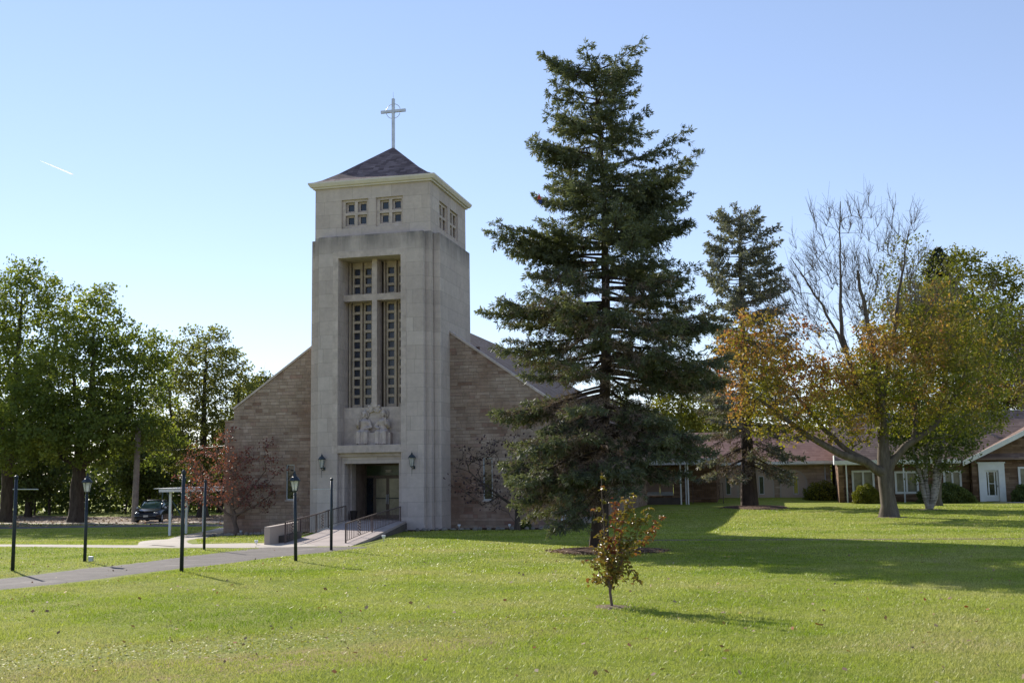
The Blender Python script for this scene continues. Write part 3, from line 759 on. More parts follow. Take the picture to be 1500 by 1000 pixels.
def cl_box(b, p, q, z0f, z1f, th):
    d = Vector((q[0]-p[0], q[1]-p[1])).normalized(); nn = Vector((-d.y, d.x))*th/2
    vs = []
    for (pt) in (p, q):
        for s in (-1, 1):
            for zf in (z0f, z1f): vs.append((pt[0]+nn.x*s, pt[1]+nn.y*s, zf(pt)))
    b.add(vs, [(0, 1, 3, 2), (4, 6, 7, 5), (0, 4, 5, 1), (2, 3, 7, 6), (1, 5, 7, 3), (0, 2, 6, 4)])
ck = frame('cheek_wall', 'low tan concrete cheek wall with a stepped end at the foot of the ramp', 'wall')
b = MB(); cl_box(b, (-1.42, -12.9), (-1.86, -9.75), lambda p: -.2, lambda p: RT(p[1])+.56+(.02 if p[1] < -12 else .0), .2)
b.build('wall_body', M['tan_panel'], ck, bevel=.02)
b = MB(); cl_box(b, (-1.32, -12.0), (-1.72, -9.9), lambda p: .1, lambda p: RT(p[1])+.22, .24); b.build('wall_plinth', M['dark_conc'], ck)
def railing(name, pts, h, label, posts, orn):
    root = frame(name, label, 'railing'); root['group'] = 'iron railings of the entrance ramp'
    b = MB(); top = [(p[0], p[1], RT(p[1])+h) for p in pts]; b.tube(top, .024, 6)
    b.build('handrail', M['rail'], root)
    b = MB(); b.tube([(p[0], p[1], RT(p[1])+.07) for p in pts], .012, 4); b.build('bottom_rail', M['rail'], root)
    R_ = resample([tuple(p) for p in pts], .34)
    for p in R_[1:-1]: z = RT(p[1]); MB().tube([(p[0], p[1], z+.07), (p[0], p[1], z+h)], .011, 4).build('baluster', M['rail'], root)
    for i in posts:
        p = pts[i]; z = RT(p[1])
        MB().box(p[0]-.022, p[0]+.022, p[1]-.022, p[1]+.022, z-.02, z+h+.01).build('post', M['rail'], root)
    for f in orn:   # scroll panel
        i = int(f*(len(R_)-1)); p = R_[i]; z = RT(p[1]); b = MB()
        for k in range(5):
            zc = z+.13+k*.105; b.tube([(p[0]+.03*math.cos(t*.7), p[1]+.02+.05*math.cos(t*.7), zc+.045*math.sin(t*.7)) for t in range(10)], .011, 4)
        b.build('scroll', M['rail'], root)
railing('ramp_railing', [(-1.12, -12.18), (-1.68, -9.81), (-2.22, -7.28), (-2.99, -4.37), (-3.87, -.45)], .68, 'long black iron railing on the far left side of the ramp', (0, 1, 2, 3, 4), (.12, .55))
railing('ramp_railing', [(1.01, -12.14), (.63, -10.42), (-.03, -7.12), (-.43, -5.0), (-1.30, -.45)], .63, 'iron railing along the near right edge of the ramp', (0, 2, 4), (.22,))
# urn beside the door
ur = MB().lathe([(.09, .42), (.12, .44), (.14, .6), (.17, .8), (.185, .84), (.15, .85), (.13, .8)], (-3.9, .55), 14)
o = ur.build('urn_planter', M['terracotta'], None, smooth=False, loc=(NX, NY, 0), rz=-YAW); tag(o, 'small dark urn planter standing at the left side of the tower doorway', 'planter')
# side-entrance railing
rs_ = frame('side_railing', 'black pipe railing at the shaded side entrance right of the church corner', 'railing')
b = MB()
for v in (6.7, 8.6, 10.6): b.tube([(5.8, v, 0), (5.8, v, 1.0)], .025, 6)
for z in (.5, 1.0): b.tube([(5.8, 6.7, z), (5.8, 10.6, z)], .022, 6)
b.build('pipe_frame', M['black_iron'], rs_)

# ------------------------------------------------------------------ annex wing and porch
wing = frame('annex_wing', 'low tan stone wing with blind arches, slit windows and a pinkish shingle roof', 'building')
ar = [(9.98, 11.62, .30), (12.42, 14.34, .56), (14.97, 16.84, .59)]
b = MB().wall('x', 8.0, 18.7, -.5, 3.0, 41.0, 41.35)
b.wall('y', 41.35, 50, -.5, 3.0, 18.7, 18.4); b.wall('x', 8.0, 18.4, -.5, 3.0, 50, 50.3)
b.prism([(41.0, 3.0), (50.3, 3.0), (45.6, 5.3)], 18.4, 18.7, axis='x')
b.build('wall', M['wing_stone'], wing)
b = MB(); b.prism([(40.4, 2.93), (45.65, 5.55), (50.9, 2.93), (50.9, 2.80), (45.65, 5.42), (40.4, 2.80)], 7.0, 19.0, axis='x'); b.build('roof', M['pink_roof'], wing)
MB().box(7.0, 19.0, 40.30, 40.41, 2.80, 3.02).build('gutter', M['white'], wing)
MB().box(7.0, 19.0, 40.41, 41.0, 2.74, 2.79).build('soffit', M['dimwhite'], wing)
b = MB(); b.tube([(18.3, 40.4, 2.82), (18.3, 40.92, 2.62), (18.3, 40.92, .2)], .05, 8); b.build('downspout', M['dimwhite'], wing)
for i, (a0, a1, wf_) in enumerate(ar):
    c = (a0+a1)/2; r = (a1-a0)/2; spring = 2.28-r
    arc = [(c+r*math.cos(t*math.pi/16), spring+r*math.sin(t*math.pi/16)) for t in range(17)]
    pn = MB().prism([(a1, .25)]+arc+[(a0, .25)], 40.955, 40.998).build('arch_panel', M['tan_panel'], wing)
    arc2 = [(c+(r+.11)*math.cos(t*math.pi/16), spring+(r+.11)*math.sin(t*math.pi/16)) for t in range(17)]
    b = MB(); full_i = [(a1, .2)]+arc+[(a0, .2)]; full_o = [(a1+.11, .2)]+arc2+[(a0-.11, .2)]
    nn_ = len(full_i)
    for k in range(nn_-1):
        b.add([(full_i[k][0], 40.93, full_i[k][1]), (full_o[k][0], 40.93, full_o[k][1]), (full_o[k+1][0], 40.93, full_o[k+1][1]), (full_i[k+1][0], 40.93, full_i[k+1][1]),
               (full_i[k][0], 40.999, full_i[k][1]), (full_o[k][0], 40.999, full_o[k][1]), (full_o[k+1][0], 40.999, full_o[k+1][1]), (full_i[k+1][0], 40.999, full_i[k+1][1])],
              [(0, 1, 2, 3), (1, 5, 6, 2), (0, 3, 7, 4)])
    b.build('arch_surround', M['concrete'], wing)
    wc = a0+(a1-a0)*wf_ if i else 10.95
    wo_ = MB().wall('x', wc-.19, wc+.19, .50, 1.92, 40.93, 40.954, holes=[(wc-.145, wc+.145, .56, 1.86)]).build('window', M['dimwhite'], wing)
    MB().box(wc-.15, wc+.15, 40.945, 40.953, .55, 1.87).build('pane', M['yel_glass'] if i == 2 else M['grn_glass'], wo_)
porch = frame('porch_building', 'shaded brick entrance block with tan double doors behind white posts, between church and annex', 'building')
b = MB().wall('x', 3.3, 8.0, -.5, 3.1, 36.5, 36.9, holes=[(5.07, 7.10, .58, 2.45)]); b.wall('y', 34, 36.5, -.5, 3.1, 3.0, 3.3)
b.wall('x', 8.0, 9.0, -.5, 3.1, 36.5, 36.9); b.wall('x', 9.0, 10.3, -.5, 3.1, 36.52, 36.9); b.wall('y', 36.9, 41.0, -.5, 3.1, 10.3, 10.0)
b.build('wall', M['brown_stone'], porch)
MB().box(2.8, 10.6, 33.7, 41.2, 3.102, 3.3).build('roof', M['nave_roof'], porch)
MB().box(2.78, 10.62, 33.66, 33.70, 2.86, 3.32).build('fascia', M['dimwhite'], porch)
for k, (a, c) in enumerate(((5.10, 6.08), (6.10, 7.08))):
    d = MB().box(a, c, 36.45, 36.49, .59, 2.42).build('door', M['garage'], porch)
    MB().box(a+.01, c-.01, 36.43, 36.449, .60, .86).build('kick_plate', M['kick'], d)
MB().box(5.0, 7.88, 34.3, 34.6, -.4, .46).build('low_wall', M['dark_conc'], porch)
for u in (3.89, 4.21, 7.87, 8.24, 8.40):
    MB().tube([(u, 34.0, -.3), (u, 34.0, 3.1)], .055, 8).build('post', M['white'] if u != 8.24 else M['dimwhite'], porch)
b = MB()
for i in range(14): b.tube([(8.7+.15*i, 35.6, .3), (8.7+.15*i, 35.6, 1.45)], .012, 4)
for z in (.35, 1.45): b.tube([(8.6, 35.6, z), (10.8, 35.6, z)], .02, 5)
b.tube([(8.6, 35.6, -.2), (8.6, 35.6, 1.5)], .03, 6); b.tube([(10.8, 35.6, -.2), (10.8, 35.6, 1.5)], .03, 6)
o = b.build('stair_railing', M['rail'], None, loc=(NX, NY, 0), rz=-YAW); tag(o, 'brown picket stair railing beside the white posts of the shaded porch', 'railing')
# ------------------------------------------------------------------ house on the right
house = frame('house', 'long brown stone house with shingle roof, cross gable and white framed door', 'house')
b = MB().wall('x', 19.0, 28.0, -.5, 2.95, 37.0, 37.3, holes=[(20.05, 21.5, .66, 2.2), (23.0, 24.5, .6, 2.1), (26.3, 27.4, .6, 2.1)])
b.wall('y', 37.3, 45, -.5, 2.95, 19.0, 19.3); b.prism([(37.0, 2.95), (45, 2.95), (41, 6.1)], 19.0, 19.3, axis='x')
b.wall('y', 35.9, 36.999, -.5, 2.86, 19.0, 19.35)
gx0, gx1, gxm, gzm = 27.75, 42.0, 34.9, 6.55
b.wall('x', gx0+.3, gx1, -.5, 2.9, 36.2, 36.5, holes=[(28.78, 29.75, 0, 2.15), (31.1, 32.6, .8, 2.3)])
b.prism([(gx0+.3, 2.9), (gx1, 2.9), (gxm, gzm-.25)], 36.2, 36.5)
b.wall('y', 36.501, 40, -.5, 2.9, gx0+.3, gx0+.6); b.wall('x', 19.3, 42, -.5, 2.9, 45, 45.3)
b.build('wall', M['brown_stone'], house)
b = MB(); b.prism([(35.7, 2.98), (41, 6.5), (46.3, 2.98), (46.3, 2.86), (41, 6.38), (35.7, 2.86)], 18.8, 44.0, axis='x'); b.build('main_roof', M['brown_roof'], house)
b = MB(); b.prism([(gx0-.35, 2.80), (gxm, gzm), (gx1+.3, 2.80), (gx1+.3, 2.68), (gxm, gzm-.13), (gx0-.35, 2.68)], 35.5, 41.0); b.build('gable_roof', M['brown_roof'], house)
MB().prism([(gx0-.37, 2.47), (gxm, gzm-.32), (gx1+.3, 2.47), (gx1+.3, 2.83), (gxm, gzm+.03), (gx0-.37, 2.83)], 35.44, 35.499).build('rake_board', M['white'], house)
MB().box(18.8, 27.3, 35.62, 35.699, 2.70, 2.98).build('fascia', M['white'], house)
MB().box(18.74, 18.799, 35.62, 37.0, 2.70, 3.35).build('end_fascia', M['white'], house)
MB().box(18.8, 27.3, 35.70, 36.99, 2.66, 2.69).build('soffit', M['white'], house)
MB().box(18.8, 44, 40.93, 41.07, 6.5, 6.56).build('ridge_flashing', M['dimwhite'], house)
for (a, c, z0, z1, f) in ((20.05, 21.5, .66, 2.2, 36.98), (23.0, 24.5, .6, 2.1, 36.98), (26.3, 27.4, .6, 2.1, 36.98), (31.1, 32.6, .8, 2.3, 36.18)):
    m_ = (a+c)/2
    wf = MB().wall('x', a-.06, c+.06, z0-.06, z1+.06, f-.04, f+.16, holes=[(a+.08, m_-.06, z0+.1, z1-.08), (m_+.06, c-.08, z0+.1, z1-.08)]).build('window', M['white'], house)
    MB().box(a+.07, c-.07, f+.08, f+.1, z0+.09, z1-.07).build('pane', M['curtain'], wf)
ds = MB().wall('x', 28.46, 30.16, -.02, 2.62, 36.06, 36.199, holes=[(28.86, 29.76, -.1, 2.14)]); ds.box(28.40, 30.22, 36.03, 36.198, 2.621, 2.72)
ds = ds.build('door_surround', M['white'], house)
dd = MB().wall('x', 28.87, 29.75, -.01, 2.13, 36.22, 36.27, holes=[(28.98, 29.06, .42, 2.02), (29.13, 29.47, .42, 1.2), (29.13, 29.47, 1.24, 2.02), (29.54, 29.62, .42, 2.02)]).build('door', M['white'], house)
MB().box(28.95, 29.66, 36.245, 36.255, .40, 2.04).build('pane', M['glass'], dd)
MB().box(29.655, 29.69, 36.18, 36.22, .98, 1.1).build('handle', M['black_iron'], dd)
for (u, v0) in ((19.56, 35.75), (23.45, 35.75)):
    MB().tube([(u, v0, 2.72), (u, v0+.05, -.1)], .05, 8).build('downspout', M['white'], house)
MB().box(30.75, 30.95, 35.9, 36.1, 0, .42).build('door_planter', M['black_iron'], house)
# ------------------------------------------------------------------ left side: canopy, pole, swing frame, car
can = empty('walkway_canopy', (-16.9, 53.2, gz(-16.9, 53.2)), 0, 'white flat walkway canopy on slim posts at the left side of the church', 'canopy')
H0 = 2.12
poly = [(-.35, -.7), (3.8, 1.1), (3.2, 6.1), (-.2, 4.5)]
MB().prism([(x, y) for x, y in poly], H0, H0+.14, axis='z').build('fascia', M['white'], can)
MB().prism([(x*1.05-.2, y*1.05-.1) for x, y in poly], H0+.16, H0+.185, axis='z').build('roof_sheet', M['steel'], can)
for (x, y) in ((0, 0), (.05, 2.5), (.5, 4.0), (3.1, 1.3), (2.9, 4.6)):
    z0 = gz(-16.9+x, 53.2+y)-gz(-16.9, 53.2)-.1
    MB().box(x-.055, x+.055, y-.055, y+.055, z0, H0).build('post', M['white'], can)
pole = MB().tube([(-25.9, 73.9, gz(-25.9, 73.9)-.2), (-25.8, 73.9, 6.3)], [.22, .18], 10).build('utility_pole', M['wood_pole']); tag(pole, 'weathered wooden utility pole rising into the leaves left of the parked car', 'utility pole')
wi = MB().tube([(-25.6, 73.9, 4.35), (-20, 63, 4.05), (-13.9, 52.2, 3.95)], .012, 5); wi.tube([(-16.6, 57.4, 3.98), (-16.3, 56.9, 3.98)], .028, 6)
tag(wi.build('service_wire', M['black_iron']), 'thin overhead service wire from the wooden pole to the left church wall', 'wire')
sw = empty('swing_frame', (-29.0, 93, gz(-29, 93)), 0, 'pale teal metal swing frame standing behind the parked car', 'swing frame')
MB().tube([(-1.2, 0, 2.2), (5.0, 3.0, 2.4)], .05, 6).build('top_bar', M['teal'], sw)
for (x, y) in ((-1.2, 0), (5.0, 3.0)):
    MB().tube([(x, y, 2.2+.03*x), (x-.1, y-.3, 0)], .05, 6).build('leg', M['teal'], sw); MB().tube([(x+.2, y, 2.25), (x+1.5, y+.5, 0)], .045, 6).build('leg', M['teal'], sw)
MB().tube([(.9, 1.0, 2.25), (.7, .9, 0)], .045, 6).build('leg', M['teal'], sw)

def make_car():
    root = empty('parked_car', (-24.8, 74.6, gz(-24.8, 74.6)+.02), R(4), 'black compact car parked nose out on the leafy strip by the wooden pole', 'car')
    paint = NT('car_paint'); paint.bsdf((.012, .014, .02), .18, .3, None, .6); pm_ = paint.mat
    gl = glassmat('windscreen', (.05, .09, .07), .06, .8, .3); tyre = simple('tyre', (.02, .02, .02), .9)
    def loft(secs, name, mat, cap=True, parent=root):
        b = MB(); n = len(secs[0]); [b.v.extend(s_) for s_ in secs]
        for i in range(len(secs)-1):
            for k in range(n): a = i*n+k; c = i*n+(k+1) % n; b.f.append((a, c, c+n, a+n))
        if cap: b.f.append(tuple(range(n))); b.f.append(tuple(range((len(secs)-1)*n, len(secs)*n)))
        return b.build(name, mat, parent, smooth=True)
    def sec(y, w_, zb, zt, r=.12):
        pts = [(-w_+.05, zb), (w_-.05, zb), (w_, zb+.12), (w_, zt-r*1.6), (w_-r*.6, zt-r*.4), (w_-r*2, zt), (-w_+r*2, zt), (-w_+r*.6, zt-r*.4), (-w_, zt-r*1.6), (-w_, zb+.12)]
        return [(x, y, z) for x, z in pts]
    body = loft([sec(-2.12, .62, .30, .55, .05), sec(-2.05, .78, .22, .68), sec(-1.7, .86, .18, .82), (sec(-.95, .88, .18, .96)), sec(-.2, .88, .18, .98), sec(1.2, .88, .18, .99), sec(1.9, .85, .2, .98), sec(2.1, .76, .3, .9)], 'body', pm_)
    def gsec(y, wb, wt, zb, zt):
        return [(-wb, y, zb), (wb, y, zb), (wb-.03, y, zb+(zt-zb)*.5), (wt, y, zt-.06), (wt-.12, y, zt), (-wt+.12, y, zt), (-wt, y, zt-.06), (-wb+.03, y, zb+(zt-zb)*.5)]
    cab = loft([gsec(-1.05, .74, .72, .88, .95), gsec(-.55, .77, .66, .9, 1.22), gsec(-.15, .78, .6, .9, 1.45), gsec(.7, .78, .6, .9, 1.49), gsec(1.4, .77, .58, .9, 1.42), gsec(1.95, .72, .6, .9, 1.05)], 'windows', gl)
    loft([gsec(-.22, .63, .61, 1.40, 1.455), gsec(.2, .66, .62, 1.40, 1.49), gsec(.8, .66, .62, 1.40, 1.50), gsec(1.45, .63, .60, 1.36, 1.43)], 'roof', pm_)
    for s in (-1, 1):
        b = MB(); b.tube([(s*.76, -1.02, .93), (s*.66, -.2, 1.44)], .035, 6); b.tube([(s*.79, .35, .95), (s*.63, .4, 1.46)], .035, 6); b.tube([(s*.76, 1.75, .97), (s*.62, 1.3, 1.44)], .05, 6); b.build('pillar', pm_, root)
        for y in (-1.3, 1.3):
            t_ = MB(); t_.v = []; pr = [(.20, -.09), (.29, -.10), (.315, -.07), (.315, .07), (.29, .10), (.20, .09)]
            n = 20
            for (r_, o_) in pr:
                for k in range(n): a = 2*math.pi*k/n; t_.v.append((s*.79+o_, y+r_*math.cos(a), .315+r_*math.sin(a)))
            for i in range(len(pr)):
                for k in range(n): a = i*n+k; c = i*n+(k+1) % n; i2 = ((i+1) % len(pr))*n; t_.f.append((a, c, i2+(k+1) % n, i2+k))
            wh = t_.build('wheel', tyre, root, smooth=True)
            rm = MB(); rm.tube([(s*.80, y, .315), (s*.872, y, .315)], [.205, .19], 16)
            for k in range(5): a = 2*math.pi*k/5; rm.tube([(s*.875, y, .315), (s*.88, y+.18*math.cos(a), .315+.18*math.sin(a))], .025, 4)
            rm.build('rim', M['steel'], wh)
        MB().ball((s*.60, -2.0, .66), (.17, .10, .075)).build('headlight', M['lantern'], root, smooth=True)
        MB().ball((s*.93, -.75, .98), (.09, .06, .065)).build('mirror', M['dimwhite'], root, smooth=True)
        MB().ball((s*.58, -2.06, .38), (.09, .05, .05)).build('fog_lamp', M['steel'], root, smooth=True)
    MB().box(-.45, .45, -2.145, -2.09, .50, .62).build('grille', M['black_iron'], root)
    MB().box(-.16, .16, -2.165, -2.146, .40, .53).build('number_plate', M['plate'], root)
    MB().box(-.6, .6, -2.14, -2.08, .24, .34).build('air_intake', M['black_iron'], root)
    return root
make_car()

# ------------------------------------------------------------------ lamp posts along the asphalt path
def post(x, y, h, label, lean=(0, 0), arm=None, knob=False, lamp=False):
    root = empty('lamp_post', (x, y, gz(x, y)), 0, label, 'lamp post', 'lamp posts along the asphalt path')
    root.rotation_euler = (R(lean[1]), R(lean[0]), 0)
    MB().tube([(0, 0, -.1), (0, 0, h*.5), (0, 0, h)], [.043, .041, .036], 12).build('pole', M['post'], root, smooth=True)
    if arm:
        MB().tube([(-.07*np.sign(arm), 0, h-.27), (arm, 0, h-.28)], .011, 6).build('ladder_bar', M['steel'], root)
        MB().lathe([(.045, h-.02), (.05, h), (.045, h+.03), (.01, h+.05)], (0, 0), 10).build('pole_cap', M['post'], root)
    if knob: MB().lathe([(.03, h-.03), (.045, h-.01), (.047, h+.03), (.03, h+.06), (.01, h+.08)], (0, 0), 10).build('pole_cap', M['post'], root)
    if lamp:
        z = h
        MB().lathe([(.045, z-.05), (.03, z), (.03, z+.03), (.05, z+.05), (.05, z+.07)], (0, 0), 10).build('collar', M['post'], root)
        MB().lathe([(.062, z+.072), (.11, z+.30), (.108, z+.305)], (0, 0), 6).build('lamp_glass', M['lantern'], root)
        b = MB()
        for k in range(6):
            a = 2*math.pi*(k+.5)/6; b.tube([(.066*math.cos(a), .066*math.sin(a), z+.06), (.118*math.cos(a), .118*math.sin(a), z+.31)], .008, 4)
        b.lathe([(.145, z+.305), (.145, z+.325), (.085, z+.40), (.055, z+.42), (.05, z+.45), (.03, z+.48), (.02, z+.50), (.026, z+.52), (.006, z+.56)], (0, 0), 6)
        b.build('lantern_roof', M['post'], root)
        MB().lathe([(.02, z+.09), (.035, z+.15), (.035, z+.2), (.015, z+.23)], (0, 0), 10).build('bulb', M['white'], root)
post(-11.51, 24.97, 2.12, 'bare dark lamp post with a short crossbar pointing right, leftmost by the asphalt path', arm=.52)
post(-11.16, 28.25, 1.72, 'dark lamp post topped by a glass lantern, standing on the lawn at the far left', lamp=True)
post(-7.26, 23.73, 2.12, 'bare dark lamp post with no bar, nearest on the right edge of the asphalt path', knob=True)
post(-9.52, 33.33, 2.06, 'bare dark lamp post on the grass tip in front of the red-leaved tree', knob=True)
post(-5.43, 26.97, 1.66, 'dark lamp post topped by a glass lantern, nearest to the ramp', lamp=True, lean=(-1.2, 0))
post(-5.38, 31.87, 2.06, 'bare dark lamp post with a crossbar pointing left, at the foot of the ramp', arm=-.55)
o = MB().box(-.055, .055, -.05, .05, -.05, .13).build('junction_box', M['steel'], None, loc=(-11.02, 28.3, gz(-11, 28.3)), bevel=.01); tag(o, 'small grey electrical box at the base of the left lantern post', 'electrical box')
def flood(x, y, label, z=None, s=1.0):
    root = empty('spotlight', (x, y, gz(x, y) if z is None else z), 0, label, 'spotlight', 'white ground spotlights')
    root.scale = (s, s, s)
    MB().tube([(0, 0, -.1), (0, 0, .12)], .018, 6).build('stake', M['dimwhite'], root)
    b = MB(); b.lathe([(.03, .10), (.06, .16), (.095, .24), (.1, .30), (.085, .31), (.07, .29)], (0, 0), 12); b.build('lamp_head', M['white'], root, smooth=True)
flood(-4.5, 37.3, 'white spotlight on the grass beside the dark ramp side', s=.7)
x, y = CW(-1.75, -13.0); flood(x, y, 'white spotlight against the stepped end of the low wall', s=.6)
x, y = CW(.95, .95); flood(x, y, 'white spotlight in the mulch at the right foot of the tower', s=.7)
x, y = CW(-9.9, 1.3); flood(x, y, 'white spotlight behind the red-leaved tree at the left gable wall', s=.65)
x, y = CW(3.2, 1.2); flood(x, y, 'white spotlight right of the dark-leaved tree at the right gable wall', s=.65)

# foundation beds and edging stones
def bed(name, uv, w_, seed):
    path(name, [CW(*p) for p in uv], w_, M['dmulch'], .03, sm=1, wob=.12, seed=seed)
bed('mulch_bed', [(-.9, -.9), (.6, .35), (2, .85), (5.3, .95), (6.2, .9)], 1.5, 21)
bed('mulch_bed', [(-11.3, 1.0), (-9, .9), (-6.2, .7)], 1.5, 22)
rn = random.Random(4); sm_ = []
for (p, q, n) in (((-.7, -1.65), (.9, -.45), 6), ((.9, -.45), (6.0, .1), 16), ((-11.2, .15), (-6.0, -.1), 24)):
    for i in range(n):
        f = (i+rn.uniform(.1, .9))/n; u = p[0]+(q[0]-p[0])*f; v = p[1]+(q[1]-p[1])*f; x, y = CW(u, v+rn.uniform(-.06, .06))
        b = MB().ball((0, 0, 0), (rn.uniform(.09, .2), rn.uniform(.07, .13), rn.uniform(.05, .1)), 8, 6)
        b.v = [(vx*(1+rn.uniform(-.15, .15)), vy*(1+rn.uniform(-.15, .15)), vz*(1+rn.uniform(-.2, .2))) for vx, vy, vz in b.v]
        o = b.build('edging_stone', M['stone_edge'], None, loc=(x, y, gz(x, y)+.05), rz=rn.uniform(0, 3))
        tag(o, 'pale rounded stone edging the mulch bed along the church wall', 'stone', 'edging stones of the church beds')

# ------------------------------------------------------------------ trees
def sample_blobs(rs, blobs, n, mind, shell=.5):
    vol = np.array([b[3]*b[3]*b[4]*(b[5] if len(b) > 5 else 1) for b in blobs]); pk = vol/vol.sum(); out = []
    tries = 0
    while len(out) < n and tries < n*30:
        tries += 1
        b = blobs[rs.choice(len(blobs), p=pk)]
        d = rs.normal(size=3); d /= np.linalg.norm(d); r = rs.random()**(1/3)
        r = r*(1-shell)+shell*(r**.35); r *= 1+.12*rs.normal()
        p = np.array([b[0]+d[0]*r*b[3], b[1]+d[1]*r*b[3]*.95, b[2]+d[2]*r*b[4]])
        if out and min(np.sum((np.array(out)-p)**2, 1)) < mind*mind: continue
        out.append(p)
    return np.array(out)

def grow(rs, limbs, ends, step=.5, up=.35):
    """skeleton: limbs are polylines (x,y,z,r); every end point is joined to the best node by a curved branch"""
    nodes = []; par = []; nd = []; fixr = []; chains = []
    def addchain(pts, parent, rad=None):
        ch = [parent] if parent is not None else []
        for i, p in enumerate(pts):
            nodes.append(np.array(p[:3], float)); par.append(ch[-1] if ch else -1); fixr.append(rad[i] if rad else 0.0)
            ch.append(len(nodes)-1)
        chains.append(ch)
    for li, L in enumerate(limbs):
        P = resample([tuple(q) for q in L], step)
        parent = None
        if li > 0:
            A = np.array(nodes); parent = int(np.argmin(np.sum((A-np.array(P[0][:3]))**2, 1))); P = P[1:]
        for i in range(1, len(P)-1):
            P[i] = (P[i][0]+rs.normal()*.03, P[i][1]+rs.normal()*.03, P[i][2], P[i][3])
        addchain([p[:3] for p in P], parent, [p[3] for p in P])
    A0 = np.array(nodes)
    order = np.argsort([np.min(np.sum((A0-e)**2, 1)) for e in ends])
    for k in order:
        e = ends[k]; A = np.array(nodes); d = np.linalg.norm(A-e, axis=1)
        pen = np.clip(A[:, 2]-e[2]+.3*d, 0, None)
        j = int(np.argmin(d+1.3*pen)); p0 = A[j]; L = d[j]
        if L < .15: continue
        n = max(2, int(L/step)); ctrl = p0+(e-p0)*.45+np.array([rs.normal()*.08*L, rs.normal()*.08*L, up*L*rs.uniform(.3, .9)*(.4 if e[2] < p0[2] else 1)])
        # keep mid points below the end on rising branches
        ctrl[2] = min(ctrl[2], max(e[2], p0[2])+.1*L)
        pts = []
        for i in range(1, n+1):
            s = i/n; pts.append((1-s)**2*p0+2*s*(1-s)*ctrl+s*s*e+rs.normal(size=3)*.03*(i < n))
        addchain(pts, j)
    n = len(nodes); rad = np.zeros(n); acc = np.zeros(n)
    for i in range(n-1, -1, -1):
        r = max(.010, acc[i]**(1/2.3)) if acc[i] > 0 else .010
        rad[i] = max(r, fixr[i]) if fixr[i] else r
        if par[i] >= 0: acc[par[i]] += r**2.3
    return nodes, chains, rad

def fast_tubes(name, chains, mat, parent, sides=5):
    """chains: list of (points (n,3), radii (n))"""
    V = []; F = []; base = 0; ang = np.arange(sides)*2*math.pi/sides; ca, sa = np.cos(ang), np.sin(ang)
    for P, rd in chains:
        P = np.asarray(P, float); n = len(P)
        if n < 2: continue
        T = np.empty_like(P); T[1:-1] = P[2:]-P[:-2]; T[0] = P[1]-P[0]; T[-1] = P[-1]-P[-2]
        T /= np.linalg.norm(T, axis=1)[:, None]+1e-9
        ref = np.array([1., 0, 0]) if abs(T[0][0]) < .8 else np.array([0, 1., 0])
        A = ref-T*(T@ref)[:, None]; A /= np.linalg.norm(A, axis=1)[:, None]+1e-9; B = np.cross(T, A)
        r = np.asarray(rd)[:, None, None]
        V.append((P[:, None, :]+(A[:, None, :]*ca[None, :, None]+B[:, None, :]*sa[None, :, None])*r).reshape(-1, 3))
        i = np.arange(n-1)[:, None]*sides; k = np.arange(sides)[None, :]; k2 = (k+1) % sides
        F.append(np.stack([i+k, i+k2, i+k2+sides, i+k+sides], -1).reshape(-1, 4)+base); base += n*sides
    V = np.concatenate(V); F = np.concatenate(F); me = bpy.data.meshes.new(name)
    me.vertices.add(len(V)); me.vertices.foreach_set('co', V.astype(np.float32).ravel())
    me.loops.add(F.size); me.loops.foreach_set('vertex_index', F.astype(np.int32).ravel())
    me.polygons.add(len(F)); me.polygons.foreach_set('loop_start', np.arange(len(F), dtype=np.int32)*4)
    try: me.polygons.foreach_set('loop_total', np.full(len(F), 4, dtype=np.int32))
    except Exception: pass
    me.polygons.foreach_set('use_smooth', np.ones(len(F), dtype=bool)); me.update(calc_edges=True)
    me.materials.append(mat); o = bpy.data.objects.new(name, me); C.objects.link(o); o.parent = parent
    return o

BARK = bark('grey_brown_bark', (.07, .058, .048), (.17, .145, .12)); BARKD = bark('dark_bark', (.035, .028, .024), (.10, .08, .065))
TWIG = simple('twig', (.14, .10, .08), .9); BIRCHB = None
t = NT('birch_bark'); n = t.noise(5, None, 4, .7, (.4, .4, 4)); t.bsdf(t.ramp(n, [(.42, (.09, .08, .07)), (.5, (.32, .29, .26)), (1, (.46, .43, .39))]), .8, 0, None, .2); BIRCHB = t.mat

